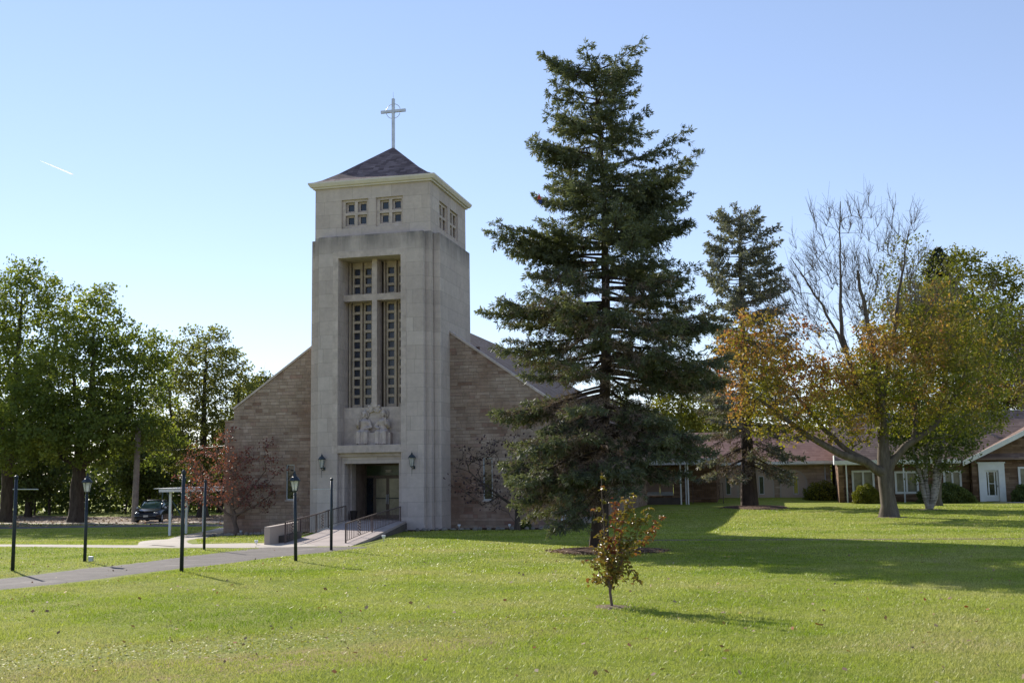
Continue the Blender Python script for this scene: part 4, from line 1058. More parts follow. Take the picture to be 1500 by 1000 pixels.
def tree(name, label, cat, limbs, blobs, n, leafm, nleaf=70, lsize=.15, crad=.5, seed=1, mind=.5, bare=None, nbare=0, barkm=BARK, group=None, twigs=3, up=.35, step=.5, sides=6, droop=.0, flat=.7, aspect=.7, tip=.008, bare_len=1.1, shell=.5):
    rs = np.random.RandomState(seed); bx, by, bz = limbs[0][0][:3]
    root = empty(name, (bx, by, bz), 0, label, cat, group); off = np.array([bx, by, bz])
    ends = sample_blobs(rs, blobs, n, mind, shell); nl = len(ends)
    be = sample_blobs(rs, bare, nbare, mind*.8, .3) if nbare else np.zeros((0, 3))
    allends = np.concatenate([ends, be]) if len(be) else ends
    nodes, chains, rad = grow(rs, limbs, allends, step, up)
    cs = [(np.array([nodes[i] for i in ch])-off, [rad[i] for i in ch]) for ch in chains]
    for li in range(len(limbs), len(cs)): cs[li][1][0] = cs[li][1][1]
    # fine twigs
    tw_ = []; fan = np.array([bx, by, bz+(6 if nbare else 3)])
    def twiglets(es, k, L0, r0):
        for e in es:
            for _ in range(k):
                if L0 > .9:
                    d = e-fan; d /= np.linalg.norm(d)+1e-9; d = d+rs.normal(size=3)*.33+np.array([0, 0, .25])
                else: d = rs.normal(size=3)*np.array([1, 1, .6])+np.array([0, 0, .5])
                d /= np.linalg.norm(d); L = L0*rs.uniform(.5, 1.2)
                s = e+d*L*.5+rs.normal(size=3)*.05; q = s+(d+rs.normal(size=3)*.25+np.array([0, 0, .2]))*L*.5
                tw_.append((np.array([e, s, q])-off, [r0, r0*.7, r0*.3]))
                for _ in range(2 if L0 > .9 else 0):
                    d2 = d+rs.normal(size=3)*.5; d2 /= np.linalg.norm(d2); tw_.append((np.array([s, s+d2*L*.45])-off, [r0*.6, r0*.3]))
    twiglets(ends, twigs, crad*1.2, tip)
    if len(be): twiglets(be, 5, bare_len, .011)
    z0 = cs[0][0][0].copy()
    P0, R0 = cs[0]; R0 = list(R0)
    R0[0] *= 1.45; 
    if len(R0) > 1: R0[1] *= 1.08
    cs[0] = (P0-np.array([0, 0, 0]), R0); cs[0][0][0][2] -= .1
    fast_tubes('trunk', cs+tw_, barkm, root, sides)
    if nleaf:
        cen = np.repeat(ends, nleaf, 0); m_ = len(cen)
        g_ = rs.normal(size=(m_, 3))*np.array([crad, crad, crad*flat])*.55
        cen = cen+g_-off; rk = np.repeat(rs.random(len(ends)), nleaf)*.5+rs.random(m_)*.5
        npmesh('crown', leaves(rs, cen, lsize, .3, aspect, droop), 4, leafm, root, rk)
    return root

green = leafmat('maple_green_leaf', [(0, (.10, .135, .038)), (.45, (.155, .20, .048)), (.75, (.23, .265, .055)), (1, (.36, .36, .075))], .58, .35)
green2 = leafmat('olive_green_leaf', [(0, (.12, .14, .045)), (.5, (.19, .21, .065)), (1, (.29, .28, .09))], .55, .5)
yelgreen = leafmat('yellow_green_leaf', [(0, (.09, .11, .015)), (.5, (.17, .18, .025)), (1, (.30, .27, .05))], .42, .5)
autumn = leafmat('autumn_leaf', [(0, (.12, .15, .022)), (.38, (.22, .23, .035)), (.56, (.32, .25, .05)), (.70, (.41, .25, .085)), (.84, (.43, .19, .10)), (1, (.34, .13, .085))], .48, .42, clumpk=.6, grad=(-.016, .042, 6.6))
autumn_g = leafmat('turning_leaf', [(0, (.09, .12, .02)), (.45, (.17, .195, .03)), (.68, (.26, .22, .045)), (.85, (.34, .17, .06)), (1, (.36, .12, .06))], .45, .35, clumpk=.6)
darkleaf = leafmat('dark_green_leaf', [(0, (.065, .09, .028)), (.6, (.115, .15, .04)), (1, (.20, .22, .06))], .35, .8)
redleaf = leafmat('red_leaf', [(0, (.13, .07, .07)), (.5, (.22, .09, .085)), (.8, (.33, .11, .09)), (1, (.50, .10, .06))], .35, .9, clumpk=.5)
purple = leafmat('dark_purple_leaf', [(0, (.03, .018, .022)), (1, (.07, .04, .05))], .2, .9)
conif = leafmat('far_conifer_leaf', [(0, (.02, .03, .016)), (1, (.05, .06, .03))], .15, .8)
brownleaf = leafmat('brown_leaf', [(0, (.06, .05, .03)), (.6, (.10, .08, .04)), (1, (.22, .10, .04))], .3, .6)

def P(x, y, z, r): return (x, y, z, r)
# --- left group
z0 = gz(-30.8, 76.2)
tree('maple_tree', 'large dark green maple with thick trunk left of the utility pole', 'tree',
     [[P(-30.8, 76.2, z0, .55), P(-30.8, 76.2, 2.2, .5), P(-30.6, 76, 4.2, .42), P(-30.0, 76, 8, .25), P(-29.8, 76, 13.5, .08)],
      [P(-30.7, 76, 3.2, .3), P(-28.2, 75.4, 5.0, .24), P(-26.6, 75, 7.5, .12)], [P(-30.7, 76, 3.4, .28), P(-33.5, 75.5, 5.2, .2), P(-36, 75, 6.2, .1)],
      [P(-30.6, 76, 4.2, .25), P(-31.6, 77.5, 7.5, .18), P(-32.2, 78, 11, .08)], [P(-30.4, 76, 5.2, .22), P(-27.8, 77, 8.5, .14), P(-26.8, 77, 11.5, .06)]],
     [(-29.8, 76, 13.2, 2.5, 3.0), (-30.6, 76, 9.3, 4.4, 3.4), (-27.2, 76, 9.0, 2.8, 3.7), (-33.5, 75.5, 6.6, 4.0, 2.6), (-27.6, 75, 5.6, 3.8, 2.4), (-25.2, 74.5, 4.9, 2.4, 1.5), (-34.8, 75, 4.4, 2.4, 1.5), (-26.4, 76, 11.6, 1.7, 2.3), (-30.5, 74, 5.6, 3.4, 2.0)],
     540, green, 74, .23, .60, 11, .62, barkm=BARKD, shell=.45)
z0 = gz(-38, 81)
tree('maple_tree', 'tallest green maple cut by the left edge of the photograph', 'tree',
     [[P(-38, 81, z0, .5), P(-38, 81, 4, .4), P(-37.3, 80, 9, .26), P(-37, 80, 16.5, .07)], [P(-38, 81, 4.5, .3), P(-35, 80, 8, .2), P(-34.2, 80, 14, .07)], [P(-38, 81, 4.6, .3), P(-41, 80, 8, .2), P(-41.5, 80, 12, .08)]],
     [(-37.1, 80, 15.9, 3.0, 3.1), (-39.5, 80, 11.8, 4.1, 5.0), (-34.2, 80, 14.2, 2.4, 2.9), (-37.3, 80, 7.6, 4.5, 3.2), (-42, 80, 6, 4, 3)],
     450, green, 70, .24, .66, 12, .7, barkm=BARKD, shell=.45)
z0 = gz(-25.3, 88)
tree('oak_tree', 'rounded olive green tree just left of the church gable', 'tree',
     [[P(-25.3, 88, z0, .42), P(-25.3, 88, 3.5, .34), P(-25.4, 88, 8, .2), P(-25.3, 88, 13.5, .06)], [P(-25.3, 88, 3.2, .24), P(-22.8, 88, 6.5, .14), P(-22.4, 88, 10, .06)], [P(-25.3, 88, 3.5, .24), P(-28, 88, 6.5, .14), P(-28.3, 88, 10, .06)]],
     [(-25.4, 88, 11.6, 2.9, 3.3), (-22.7, 88, 8.2, 2.4, 3.5), (-27.7, 88, 8.2, 2.6, 4.0), (-25.2, 88, 5.2, 4.2, 2.8)],
     440, green2, 62, .21, .56, 13, .6, barkm=BARKD, shell=.45)
for i, (x, y, zt, r, mt, lb) in enumerate(((-25.4, 106, 12.0, 2.2, yelgreen, 'small yellow green tree peeking over the left rake of the church gable'),
                                  (-44, 98, 8.5, 4.0, darkleaf, 'dark green tree filling in behind the tallest left maple'),
                                  (-33.5, 99, 7.5, 3.5, darkleaf, 'dark tree behind the trunk of the large maple'), (-20.5, 103, 7.5, 4.0, darkleaf, 'dark tree low behind the walkway canopy'))):
    z0 = gz(x, y)
    tree('far_tree', lb, 'tree', [[P(x, y, z0, .3), P(x, y, zt*.5, .2), P(x+.3, y, zt-.8, .05)]],
         [(x, y, zt-r*.9, r*.85, r), (x-.4, y, zt*.45, r, zt*.36)], 170, mt, 80, .28, .9, 20+i, .7, barkm=BARKD)
# far wood: a band of undergrowth and trunks too dense to count
rs = np.random.RandomState(5)
def wood(name, x0, x1, y0, y1, zt, n, size, mat, seed, tr_n=0):
    rs = np.random.RandomState(seed); x = rs.uniform(x0, x1, n); y = rs.uniform(y0, y1, n)
    top = zt*(.72+.28*np.sin(x*.35+1)*np.cos(x*.13)+.12*np.sin(x*1.7)); z = G(x, y)+rs.random(n)**.85*top
    o = npmesh(name, leaves(rs, np.stack([x, y, z], 1), size, .2, .8), 4, mat, None, rs.random(n)); tag(o, kind='stuff')
    if tr_n:
        cs = []
        for _ in range(tr_n):
            x = rs.uniform(x0, x1); y = rs.uniform(y0-3, y0+2); z = gz(x, y); h = rs.uniform(4, 8)
            cs.append((np.array([[x, y, z-.1], [x+rs.normal()*.2, y, z+h*.5], [x+rs.normal()*.5, y, z+h]]), [rs.uniform(.06, .16), .09, .03]))
        fast_tubes(name+'_trunks', cs, BARKD, o, 5)
    return o
wood('far_wood', -95, -9, 104, 114, 9.0, 42000, .42, darkleaf, 3, 90)
tag(bpy.data.objects['far_wood'], 'dark band of woodland undergrowth behind the parked car', 'woodland')
o = wood('treeline', -60, 150, 150, 165, 10.5, 26000, .8, brownleaf, 4); tag(o, 'distant treeline behind the buildings', 'treeline')

# --- red-leaved small tree at the left gable, dark one at the right gable
x, y = -13.1, 51.0; z0 = gz(x, y)
tree('redbud_tree', 'small spreading tree with sparse red leaves at the left corner of the church', 'tree',
     [[P(x, y, z0, .11), P(x-.05, y, z0+.9, .095), P(x-.3, y, z0+1.5, .07)], [P(x, y, z0+.7, .06), P(x-1.2, y-.2, z0+1.7, .045), P(x-1.9, y-.2, z0+2.6, .02)], [P(x-.1, y, z0+1.1, .06), P(x+.7, y-.1, z0+2.1, .045), P(x+1.4, y-.1, z0+3.0, .02)],
      [P(x-.2, y, z0+1.3, .05), P(x-.1, y, z0+2.7, .035), P(x+.2, y, z0+3.8, .015)], [P(x, y, z0+.9, .05), P(x+1.2, y-.3, z0+1.5, .03), P(x+1.9, y-.3, z0+2.0, .02)]],
     [(-14.5, 50.8, 2.75, 1.3, 1.2), (-13.3, 50.8, 3.7, 1.1, 1.1), (-11.9, 50.8, 2.9, 1.2, 1.15), (-13.7, 50.6, 1.8, 1.6, .9), (-14.7, 50.5, 1.2, .85, .6), (-12.1, 50.6, 1.6, 1.0, .8)],
     150, redleaf, 20, .11, .30, 31, .30, barkm=TWIG, step=.25, twigs=4, tip=.005, sides=5)
x, y = .1, 45.9; z0 = gz(x, y)
tree('dogwood_tree', 'small shaded tree with dark purplish leaves in front of the right gable wall', 'tree',
     [[P(x, y, z0, .13), P(x+.0, y, z0+.9, .10), P(x+.1, y, z0+1.6, .07)], [P(x, y, z0+.9, .07), P(x-1.1, y, z0+1.7, .045), P(x-2, y, z0+2.5, .02)], [P(x, y, z0+1.1, .06), P(x+.9, y, z0+1.7, .04), P(x+2.2, y, z0+2.1, .02)], [P(x+.1, y, z0+1.4, .05), P(x+.1, y, z0+2.8, .03), P(x-.2, y, z0+3.6, .015)]],
     [(-1.5, 46, 2.8, 1.2, 1.05), (-.07, 46, 3.3, 1.3, .75), (1.08, 46, 2.5, 1.0, .9), (-.4, 46, 1.75, 1.8, .75), (.8, 46, 1.35, .9, .6), (-1.9, 46, 1.7, .9, .6)],
     120, purple, 8, .11, .28, 32, .3, barkm=BARKD, step=.25, twigs=4, tip=.005, sides=5)

# --- big turning maple with a bare top
mx_, my_ = 18.75, 54.3; z0 = gz(mx_, my_)
Lm = [[P(mx_, my_, z0, .40), P(18.72, 54.3, 1.1, .37), P(18.68, 54.3, 2.2, .40), P(18.66, 54.3, 3.6, .27), P(18.6, 54.3, 5.3, .25), P(18.3, 54.3, 9.0, .13), P(17.8, 54.2, 12.5, .07)],
      [P(18.66, 54.3, 2.0, .26), P(17.6, 54.1, 2.75, .22), P(16.3, 54.0, 3.15, .19), P(14.7, 53.9, 4.1, .15), P(12.4, 53.8, 5.9, .08)],
      [P(17.3, 54.1, 2.85, .15), P(15.8, 54.8, 4.4, .12), P(14.4, 55, 6.4, .07)],
      [P(18.7, 54.3, 2.3, .22), P(19.6, 54.0, 3.5, .19), P(20.9, 53.8, 4.3, .15), P(22.6, 53.6, 6.5, .07)],
      [P(18.62, 54.3, 4.6, .20), P(17.5, 54.4, 6.6, .16), P(16.9, 54.5, 9.2, .11), P(17.0, 54.5, 12.8, .05), P(17.2, 54.5, 16.2, .02)],
      [P(18.62, 54.3, 5.2, .17), P(19.3, 54.3, 8.2, .12), P(20.0, 54.3, 11.8, .07), P(20.6, 54.3, 14.6, .02)],
      [P(17.1, 54.4, 8.2, .09), P(15.9, 54.5, 10.8, .06), P(14.5, 54.6, 13.3, .02)],
      [P(20.2, 54, 3.9, .13), P(20.6, 55, 6.6, .09), P(21.0, 55, 9.6, .04)],
      [P(18.6, 54.3, 3.9, .15), P(18.3, 53.0, 5.4, .1), P(17.8, 52.2, 7.0, .05)]]
tree('maple_tree', 'broad autumn maple with bare top, orange and green leaves, forked trunk', 'tree', Lm,
     [(12.4, 54.3, 8.6, 2.1, 2.0), (11.4, 54.0, 7.6, 1.6, 1.5), (14.2, 54.3, 6.3, 2.6, 2.2), (16.6, 54.3, 5.6, 2.3, 2.2), (20.0, 54.3, 7.0, 2.6, 3.0), (21.9, 54.3, 9.0, 2.0, 2.1), (19.2, 54.3, 9.5, 2.0, 1.5, .5), (12.7, 54, 5.5, 1.7, 1.5), (21.5, 54, 5.4, 2.2, 1.8), (14.8, 54.6, 8.9, 1.4, 1.7, .6), (18, 52.5, 6.8, 2, 1.8), (22.6, 54, 7.4, 2.2, 2.4)],
     680, autumn, 40, .16, .46, 41, .46, bare=[(17.2, 54.3, 13.4, 1.9, 2.9), (19.9, 54.3, 13.0, 1.4, 2.4), (15.3, 54.4, 11.9, 1.5, 2.1), (18.6, 54.3, 11.0, 2.2, 1.9), (21.2, 54.3, 9.6, 1.8, 2.0), (13.6, 54.3, 9.2, 1.8, 1.6), (16, 54.3, 9.5, 2, 2)], nbare=215, twigs=4, sides=7, bare_len=1.25)
# --- birch clump and more autumn crowns to the right
z0 = gz(24.1, 63.0)
tree('birch_clump', 'multi-stemmed white barked birch clump with dark green lower leaves, right of the forked maple', 'tree',
     [[P(24.1, 63, z0, .18), P(24.0, 63, 2.0, .15), P(24.2, 63, 4.2, .08), P(24.4, 63, 6, .03)], [P(23.95, 62.9, .05, .15), P(23.6, 62.8, 1.8, .12), P(23.1, 62.8, 4.5, .04)], [P(24.25, 63, .05, .17), P(24.7, 63, 2.0, .13), P(25.4, 63, 4.8, .04)],
      [P(24.2, 62.8, .05, .16), P(24.45, 62.7, 2.2, .12), P(25.0, 62.6, 4.0, .05)], [P(24.4, 63.1, .1, .14), P(25.0, 63.2, 2.2, .1), P(26.2, 63, 5.0, .04)]],
     [(24.4, 63, 3.7, 2.3, 1.7), (25.2, 63, 4.8, 2.4, 1.6), (23.2, 63, 5.6, 1.8, 1.8)], 150, darkleaf, 75, .16, .5, 42, .45, barkm=BIRCHB, twigs=3)
z0 = gz(28.5, 68)
tree('maple_tree', 'dense green and rusty autumn maple in front of the right house roof', 'tree',
     [[P(27.0, 69, z0, .22), P(27.0, 69, 3.5, .2), P(27.8, 69, 7.5, .14), P(28.3, 69, 12.5, .04)], [P(27.0, 69, 3.5, .14), P(29.8, 69, 7.2, .09), P(31.5, 69, 10, .03)], [P(27.0, 69, 3.6, .14), P(26, 69, 7, .1), P(25.8, 69, 12, .03)]],
     [(28.0, 69, 7.9, 3.0, 3.2), (30.3, 69, 11.6, 2.5, 2.4), (27.0, 69, 12.4, 2.6, 2.3), (32.2, 69, 9.4, 2.3, 2.9), (24.9, 69, 8.9, 2.2, 2.9), (29.5, 69, 5.6, 2.4, 1.3)],
     520, autumn_g, 42, .17, .5, 43, .5, twigs=3, bare=[(29, 69, 11.5, 3.5, 3.5), (26, 69, 11, 2, 3)], nbare=60)
tree('birch_tree', 'thin pale green birch rising behind the bare maple top', 'tree',
     [[P(30.6, 84, gz(30, 84), .2), P(30.4, 84, 8, .14), P(31.2, 84, 19.5, .03)]], [(31.6, 84, 18.2, 2.2, 2.4), (30.2, 84, 15.4, 2.2, 2.3), (33.2, 84, 16.5, 1.2, 1.5)], 90, yelgreen, 26, .2, .7, 44, .7)
tree('poplar_tree', 'round topped yellow green tree behind the right house', 'tree',
     [[P(43, 97, gz(43, 97), .4), P(43, 97, 9, .3), P(42.2, 97, 20, .05)], [P(43, 97, 9, .2), P(46, 97, 18, .05)]],
     [(41.8, 97, 19.2, 2.9, 2.9), (46.2, 97, 18.8, 2.4, 2.3), (43.5, 97, 13.5, 3.8, 3.8), (47.5, 97, 12.5, 3, 4.5)], 300, yelgreen, 65, .26, .75, 45, .7, barkm=BARKD)
tree('dark_tree', 'dark brownish tree low behind the house ridge at the right edge', 'tree',
     [[P(45.5, 92, gz(45, 92), .35), P(45.5, 92, 6, .25), P(45.5, 92, 12, .05)]], [(43.0, 92, 9.0, 4.5, 2.6), (47, 92, 10.5, 3.5, 3.5), (39.5, 92, 7.8, 3, 1.8)], 230, brownleaf, 75, .24, .75, 46, .6, barkm=BARKD)
tree('bare_tree', 'nearly leafless pale tree at the right edge above the house', 'tree',
     [[P(40.0, 84, gz(40, 84), .2), P(39.9, 84, 7, .14), P(40.4, 84, 14.8, .03)], [P(39.9, 84, 6.5, .1), P(38.6, 84, 12.5, .03)]], [(39.6, 84, 9.3, 2.0, 2.3)], 60, autumn_g, 12, .18, .5, 47, .5, bare=[(39.7, 84, 12.3, 2.0, 2.5)], nbare=60)
for i, (x, y, zt, r, lb) in enumerate(((16.2, 104, 11.5, 3.4, 'yellow green tree seen between the two spruces'), (21.5, 108, 10.5, 3.2, 'yellow green tree behind the pinkish annex roof'), (33, 106, 13.0, 4.2, 'pale green tree behind the forked maple'), (10.0, 108, 9.5, 3.4, 'yellow green tree behind the porch block'))):
    tree('far_tree', lb, 'tree', [[P(x, y, gz(x, y), .3), P(x, y, zt*.5, .2), P(x+.3, y, zt-.8, .05)]], [(x, y, zt-r*.9, r*.85, r), (x-.4, y, zt*.45, r, zt*.36)], 150, (yelgreen, green2)[i % 2], 70, .28, .85, 60+i, .7, barkm=BARKD)

# --- spruces
needle = leafmat('spruce_needle', [(0, (.07, .085, .06)), (.45, (.115, .135, .085)), (.8, (.17, .185, .095)), (1, (.25, .245, .10))], .35, 1.3, .6, .5)
needle2 = leafmat('blue_spruce_needle', [(0, (.10, .11, .09)), (.5, (.16, .17, .14)), (1, (.25, .24, .19))], .35, 1.0, .6, .5)
dead = leafmat('dead_twig_needle', [(0, (.15, .115, .09)), (1, (.30, .225, .18))], .15, 1.0, .8, .3)
SBARK = bark('spruce_bark', (.035, .026, .022), (.10, .075, .062))
def spruce(name, label, trunk, outline, zmin, step, per, mat, seed, nsz, tuft, dense=1.0, deadfrac=.5, ydepth=None, droopk=.25, gap=.12, deadz=8.0, inner=.3, sub=.30, keepout=None, extras=()):
    rs = np.random.RandomState(seed); bx, by, bz, _ = trunk[0]
    root = empty(name, (bx, by, bz), 0, label, 'spruce'); off = np.array([bx, by, bz])
    T = np.array(trunk); oz = np.array([o[0] for o in outline])[::-1]; ol = np.array([o[1] for o in outline])[::-1]; orr = np.array([o[2] for o in outline])[::-1]
    cs = [(T[:, :3]-off, T[:, 3]*np.array([1.5]+[1]*(len(T)-1)))]; cen = []; dirs = []; dc = []; dd = []
    zt = T[-1, 2]
    z = zmin; jobs = []
    for (ze, aze, Le) in extras:
        for q in range(4): jobs.append((ze+rs.uniform(-.16, .16), math.radians(aze+rs.uniform(-16, 16)), Le*(1, .93, .84, .72)[q]))
    while z < zt-.05 or jobs:
        forced = jobs.pop() if jobs else None
        if forced: c0 = np.array([np.interp(forced[0], T[:, 2], T[:, 0]), np.interp(forced[0], T[:, 2], T[:, 1])])
        else: c0 = np.array([np.interp(z, T[:, 2], T[:, 0]), np.interp(z, T[:, 2], T[:, 1])])
        n = 1 if forced else (per if z < zt-1.2 else 5)
        a0 = rs.uniform(0, 6.28)
        for k in range(n):
            if not forced and rs.random() < gap and z < zt-1.5: continue
            az = a0+k*2*math.pi/n+rs.normal()*.25; zz = z+rs.uniform(-.5, .5)*step
            if forced: zz, az = forced[0], forced[1]
            c, s = math.cos(az), math.sin(az)
            if keepout and not forced and keepout(c, zz): continue
            tipz = zz+(.35 if zz > 8 else 0)
            R_ = max(.15, np.interp(tipz, oz, orr)-c0[0]); L_ = max(.15, c0[0]-np.interp(tipz, oz, ol))
            Ld = (ydepth(tipz) if ydepth else (R_+L_)/2)
            # elliptical envelope through left / right / depth
            rx = R_ if c > 0 else L_
            L = 1/((abs(c)/rx)**3.2+(abs(s)/Ld)**3.2)**(1/3.2)
            L *= rs.uniform(.80, 1.08) if rs.random() < .72 else rs.uniform(.45, .85)
            q_ = .5+.5*math.sin(2.3*az+1.9*zz+seed)*math.sin(2.6*zz+1.1*az+seed*2)
            if zz < zt-1.5: L *= .74+.34*q_**.7
            if forced: L = forced[2]
            elif q_ < .18 and zz < zt-1.0 and rs.random() < .8: continue
            if L < .12: L = .12
            frac = (zz-zmin)/(zt-zmin); d0 = (.4 if frac > .85 else (.18 if frac > .5 else -.12))
            m_ = max(4, int(L/.25)); S = np.linspace(0, 1, m_)
            sag = -droopk*(1.0+(.75 if zz < 5 and deadz else 0))*L*(S-.0)**1.5*(1-frac)+.20*L*S**3
            wob = np.cumsum(rs.normal(size=m_))*.03*L**.5
            Pt = np.stack([c0[0]+c*L*S-s*wob, c0[1]+s*L*S+c*wob, zz+d0*L*S*.5+sag], 1)
            r0 = .012+.013*L
            cs.append((Pt-off, r0*(1-.85*S)))
            # side shoots
            ns = int(L/.16*dense*(1.4 if zz < 7.5 and deadz else 1))
            for q in range(ns):
                f = inner+(1-inner)*((q+rs.random())/ns); i = min(m_-2, int(f*(m_-1))); fr_ = f*(m_-1)-i
                p = Pt[i]*(1-fr_)+Pt[i+1]*fr_; t_ = Pt[i+1]-Pt[i]; t_ /= np.linalg.norm(t_)
                side = (1 if q % 2 else -1); pv = np.array([-t_[1], t_[0], 0])*side
                SL = (sub*L*(1.15-f)+.18)*rs.uniform(.6, 1.2); SL = min(SL, 1.0)
                d = t_*.6+pv*.75+np.array([0, 0, rs.uniform(-.55, .05)]); d /= np.linalg.norm(d)
                e = p+d*SL; mid = p+d*SL*.5+np.array([0, 0, -.03*SL]); cs.append((np.array([p, mid, e])-off, [.007, .005, .003]))
                isdead = (zz < deadz) and rs.random() < deadfrac*(1.25-f)*(1.6 if zz < 6 and c < .3 else 1.1)
                nt_ = max(2, int(SL/tuft))
                for u in range(nt_):
                    g = (u+.6)/nt_; pp = p+d*SL*g+rs.normal(size=3)*.03
                    (dc if isdead else cen).append(pp); (dd if isdead else dirs).append(d+rs.normal(size=3)*.25+np.array([0, 0, -.2]))
            for g in np.linspace(.75, 1.03, 4):
                i = min(m_-1, int(g*(m_-1))); cen.append(Pt[i]+rs.normal(size=3)*.04); dirs.append(Pt[-1]-Pt[-2])
        if not forced: z += step*rs.uniform(.8, 1.2)
    fast_tubes('trunk', cs, SBARK, root, 5)
    def needles(cen, dirs, k, size, wd):
        cen = np.array(cen)-off; D = np.array(dirs); D /= np.linalg.norm(D, axis=1)[:, None]+1e-9
        n = len(cen); rk0 = rs.random(n)
        A = np.repeat(cen, k, 0); Dk = np.repeat(D, k, 0); N = rs.normal(size=(n*k, 3))
        d = Dk*.85+N*.55; d /= np.linalg.norm(d, axis=1)[:, None]
        s_ = np.cross(d, rs.normal(size=(n*k, 3))); s_ /= np.linalg.norm(s_, axis=1)[:, None]+1e-9
        L = (size*rs.uniform(.6, 1.3, n*k))[:, None]; W_ = (wd*rs.uniform(.6, 1.3, n*k))[:, None]
        A = A+rs.normal(size=(n*k, 3))*size*.18
        V = np.stack([A, A+d*L*.55+s_*W_*.5, A+d*L, A+d*L*.55-s_*W_*.5], 1).reshape(-1, 3)
        return V, np.repeat(rk0, k)*.6+rs.random(n*k)*.4
    V, rk = needles(cen, dirs, nsz[2], nsz[0], nsz[1]); npmesh('crown', V, 4, mat, root, rk)
    if dc:
        V, rk = needles(dc, dd, max(4, nsz[2]//2), nsz[0]*1.05, nsz[1]*.5); npmesh('dead_twigs', V, 4, dead, root, rk)
    print(name, len(cen), len(dc), len(cs))
    return root
OUT1 = [(15.15, 2.22, 2.43), (14.82, 1.61, 3.2), (14.45, 0.91, 3.88), (14.04, 1.2, 3.77), (13.42, 1.09, 3.95), (12.81, 1.02, 4.03), (12.5, 1.31, 4.06), (12.2, 0.28, 3.93), (11.8, 0.32, 3.32), (11.49, 0.76, 4.68), (11.08, 0.76, 5.48), (10.58, 0.36, 5.43), (10.19, 0.6, 4.44), (9.99, 0.54, 4.43), (9.54, 0.2, 5.39), (9.4, -0.73, 5.0), (8.9, -0.15, 4.59), (8.01, 0.16, 5.05), (7.42, -0.08, 5.7), (6.78, -0.6, 5.68), (6.06, -0.23, 5.94), (5.1, -0.01, 5.9), (4.34, -0.41, 5.49), (3.2, -0.14, 5.26), (2.27, 0.04, 4.94), (1.81, 0.28, 4.2)]
spruce('spruce_tree', 'tall dark irregular spruce standing in its mulch ring right of the church tower',
       [(2.27, 29.85, gz(2.27, 29.85), .20), (2.43, 29.85, 2.3, .18), (2.64, 29.85, 6.1, .145), (2.68, 29.85, 10.0, .09), (2.6, 29.85, 12.5, .05), (2.42, 29.85, 14.25, .015)],
       OUT1, 2.0, .30, 6, needle, 7, (.135, .032, 15), .10, 1.25, .62, ydepth=lambda z: np.interp(z, [2, 5, 10, 13, 15], [3.8, 3.6, 2.6, 1.6, .7]), gap=.14, deadz=8.0, inner=.25, keepout=lambda c, z: c > -.1 and z < 2.7,
       extras=[(11.3, 188, 2.15), (8.8, 184, 3.3), (8.4, 176, 2.7), (10.2, -4, 2.35), (9.8, 3, 2.45), (8.9, -3, 2.45), (8.0, 181, 2.2), (7.9, 4, 2.0), (7.0, 182, 3.4), (6.6, -5, 3.2), (5.3, 8, 3.4), (4.6, 178, 3.1), (3.3, 186, 2.8), (3.6, -6, 3.0), (2.9, 182, 2.6), (2.5, 195, 2.5), (2.6, 225, 2.7), (2.9, 255, 2.6), (3.2, 285, 2.7), (3.9, 240, 3.0), (4.2, 300, 3.0), (3.4, 165, 2.6), (13.9, 180, 1.5), (13.6, 0, 1.3)])
OUT2 = [(21.02, 15.62, 15.9), (19.89, 14.23, 17.1), (18.92, 13.48, 17.2), (17.7, 13.06, 17.96), (16.01, 13.0, 18.22), (14.08, 12.6, 19.23), (12.17, 12.77, 18.9), (9.32, 12.19, 19.24), (6.51, 11.63, 19.35), (4.17, 12.02, 19.56), (2.8, 12.5, 19.2)]
spruce('spruce_tree', 'slimmer grey green spruce with bare inner branches in front of the annex wing',
       [(15.5, 71.5, gz(15.5, 71.5), .42), (15.5, 71.5, 5, .36), (15.5, 71.5, 12, .22), (15.55, 71.5, 17, .1), (15.7, 71.5, 20.0, .02)],
       [(z, 15.5+(a-15.5)*.97, 15.5+(b-15.5)*.97) for z, a, b in OUT2], 2.9, .46, 6, needle2, 8, (.27, .09, 7), .21, .95, .85, gap=.12, deadz=10.5, inner=.30, sub=.26, droopk=.3)
spruce('spruce_tree', 'far dark conifer top rising behind the autumn trees on the right',
       [(44.5, 110, gz(44, 110), .4), (44.5, 110, 12, .3), (44.5, 110, 24.8, .03)], [(24.8, 44.3, 44.7), (23.5, 43.3, 45.9), (21, 42.3, 46.8), (15, 40.5, 48.5)], 14, .5, 6, conif, 9, (.5, .2, 5), .35, .8, .1, deadz=0)
# kite caught in the spruce
kt = MB().add([(0, 0, 0), (.10, .02, .30), (.22, -.02, .0), (.12, .06, .02)], [(0, 1, 2), (0, 1, 3), (1, 2, 3), (0, 2, 3)]).build('snagged_kite', M['red'], None, loc=(.75, 29.0, 9.95))
kt.scale = (.6, .6, .6)
kt2 = MB().add([(.05, 0, -.02), (.24, .02, -.02), (.20, 0, -.22), (.10, .05, -.2)], [(0, 1, 2), (0, 2, 3), (0, 1, 3), (1, 2, 3)]).build('kite_tail', M['blue'], kt)
tag(kt, 'small red and blue kite scrap caught high in the tall spruce', 'kite')

